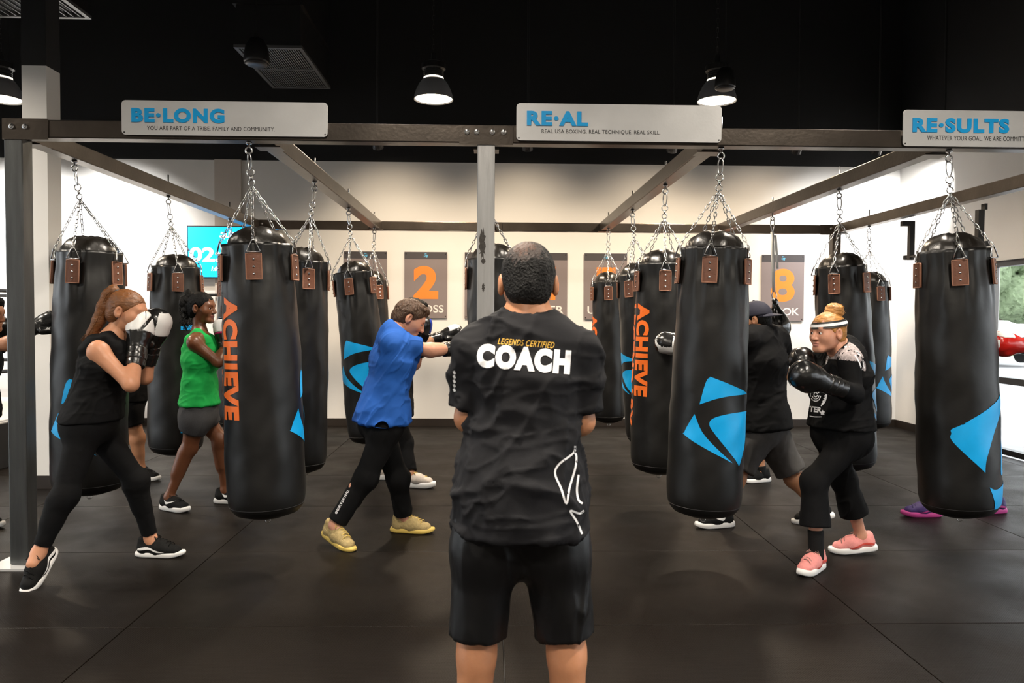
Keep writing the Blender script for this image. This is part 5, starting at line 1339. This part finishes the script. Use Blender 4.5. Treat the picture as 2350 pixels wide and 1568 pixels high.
person(dict(label='woman in black long-sleeved top with striped headband and pink shoes', Y=4.45, fa=200, P=(1930, 985), N=(1940, 800), H=(1899, 765, -.04), hf=(-.93, -.34, -.04), skin=SK_pink, lip=mat('lips_rose', (.52, .22, .17), .45), h=.009, fem=True, b=.99, hs=1.0, neck=.056, jaw=1.2, sw=.16, belly=.085, lr=.080, look=(-.1, .15, 0),
    arms=[dict(E=(1878, 905, .2), W=(1876, 868, .12), G=(1836, 822, .04), back=(-.5, .3, .9)), dict(S=(1950, 832, -.18), E=(1960, 905, -.25), W=(1908, 884, -.36), G=(1814, 852, -.40), back=(-.2, -.35, .9))],
    legs=[dict(K=(1938, 1102, .12), A=(1976, 1228, .18), ang=176, pitch=6), dict(K=(1868, 1105, -.08), A=(1874, 1238, -.12), ang=222)],
    hair='tied', hair_m=HR_blond, pony='bun', gloves=[G_blk, G_blk], gsc=1.15, gh=.006,
    wear=[bottoms(CL_black, 1.62, r_end=.088, infl_=.012, name='capri_trousers', top=.24, amp=.005, scale=(11, 11, 9), ends=(1.6, 1.62)), tee(CL_black, .010, hem=hz(978, 4.3), hem_r=.185, hem_d=.155, name='long_sleeved_top', long=True, amp=.006, scale=(10, 10, 17), cb=crest, hh=.0055, folds=((.008, 16, (1, 0, .25)), (.004, 28, (.8, 0, .6)))), headband(), socks(S_blk, 1.1, .32, (1,))],
    shoes=('run', S_pink, S_white, S_lace, ('form', S_red)), shoe_sc=1.08))
# person with purple shoes behind the right bag
person(dict(label='person in black with purple shoes hidden behind the struck logo bag', Y=5.56, fa=180, P=(2200, 950), N=(2192, 772), H=(2186, 724), hf=(-1, 0, 0), skin=SK_light, h=.014, hh=.006, fem=True,
    arms=[dict(E=(2180, 850, .12), W=(2160, 805, .12), G=(2152, 745, .12)), dict(E=(2180, 850, -.14), W=(2165, 805, -.1), G=(2155, 745, -.1))],
    legs=[dict(K=(2240, 1055, .05), A=(2284, 1136, .05), ang=182), dict(K=(2165, 1052, -.05), A=(2133, 1142, -.05), ang=176)],
    hair='tied', hair_m=HR_brown, gloves=[G_blk, G_blk], wear=[bottoms(CL_black, 1.8, r_end=.045, infl_=.006, name='leggings', folds=((.0025, 30, (1, 0, .2)),), amp=.002), tee(CL_black, .012, .6, hem=hz(950, 5.56), hem_r=.17, hem_d=.14)],
    shoes=('run', S_purp, S_mag, S_purp, ('form', S_mag))))
# boxer with red gloves beyond the right edge
person(dict(label='boxer in black with red gloves hitting the right bag', Y=4.75, fa=184, P=(2535, 955), N=(2515, 772), H=(2490, 722), hf=(-1, 0, -.15), skin=SK_mid, h=.012, hh=.006,
    arms=[dict(E=(2480, 880, .15), W=(2440, 830, .15), G=(2425, 750, .15)), dict(E=(2432, 808, -.3), W=(2356, 794, -.32), G=(2272, 787, -.31), back=(-.1, -.25, 1))],
    legs=[dict(K=(2600, 1100, .1), A=(2610, 1205, .15), ang=190), dict(K=(2490, 1100, -.1), A=(2465, 1240, -.1), ang=185)],
    hair='short', hair_m=HR_black, gloves=[G_red, G_red], gsc=1.02, gh=.006, wear=[bottoms(CL_black, .9, r_end=.1), tee(CL_black, .016, .6, hem=hz(960, 4.62), hem_r=.18, hem_d=.15)], shoes=('run', S_blk, S_white, S_blk)))
# boxer at the left edge
person(dict(label='tattooed boxer in black behind the corner post, punching the bag', Y=5.1, fa=2, P=(-70, 955), N=(-52, 775), H=(-30, 722), hf=(1, 0, -.1), skin=SK_light, h=.012, hh=.006,
    arms=[dict(E=(20, 790, -.16), W=(66, 757, -.1), G=(130, 735, -.02), back=(0, -.5, .9)), dict(E=(-20, 850, .15), W=(-15, 800, .2), G=(0, 745, .2))],
    legs=[dict(K=(-115, 1065, -.1), A=(-160, 1180, -.15), ang=350), dict(K=(-40, 1065, .1), A=(-60, 1160, .15), ang=0)],
    hair='short', hair_m=HR_black, gloves=[G_blk, G_blk], wear=[bottoms(CL_black, .9, r_end=.1), tee(CL_black, .016, .3, hem=hz(955, 5.1), hem_r=.18, hem_d=.15)], shoes=('run', S_blk, S_white, S_blk)))
# person behind the woman in black tank top
person(dict(label='person in black shorts standing behind the woman in tank top', Y=6.85, fa=15, P=(298, 912), N=(300, 772), H=(303, 730), hf=(1, .1, -.1), skin=SK_mid, h=.013, hh=.006, hs=.97,
    arms=[dict(E=(308, 845, -.15), W=(318, 800, -.05), G=(318, 748, 0)), dict(E=(315, 845, .2), W=(325, 800, .2), G=(326, 748, .2))],
    legs=[dict(K=(316, 1005, -.05), A=(324, 1075, -.05), ang=345), dict(K=(285, 1005, .1), A=(268, 1070, .15), ang=0)],
    hair='buzz', hair_m=HR_brown, gloves=[G_blk, G_blk], wear=[bottoms(CL_black, .62, r_end=.09), tee(CL_black, .012, .6, hem=hz(915, 6.85), hem_r=.17, hem_d=.14)], shoes=('run', S_blk, S_white, S_blk), shoe_sc=1.04))
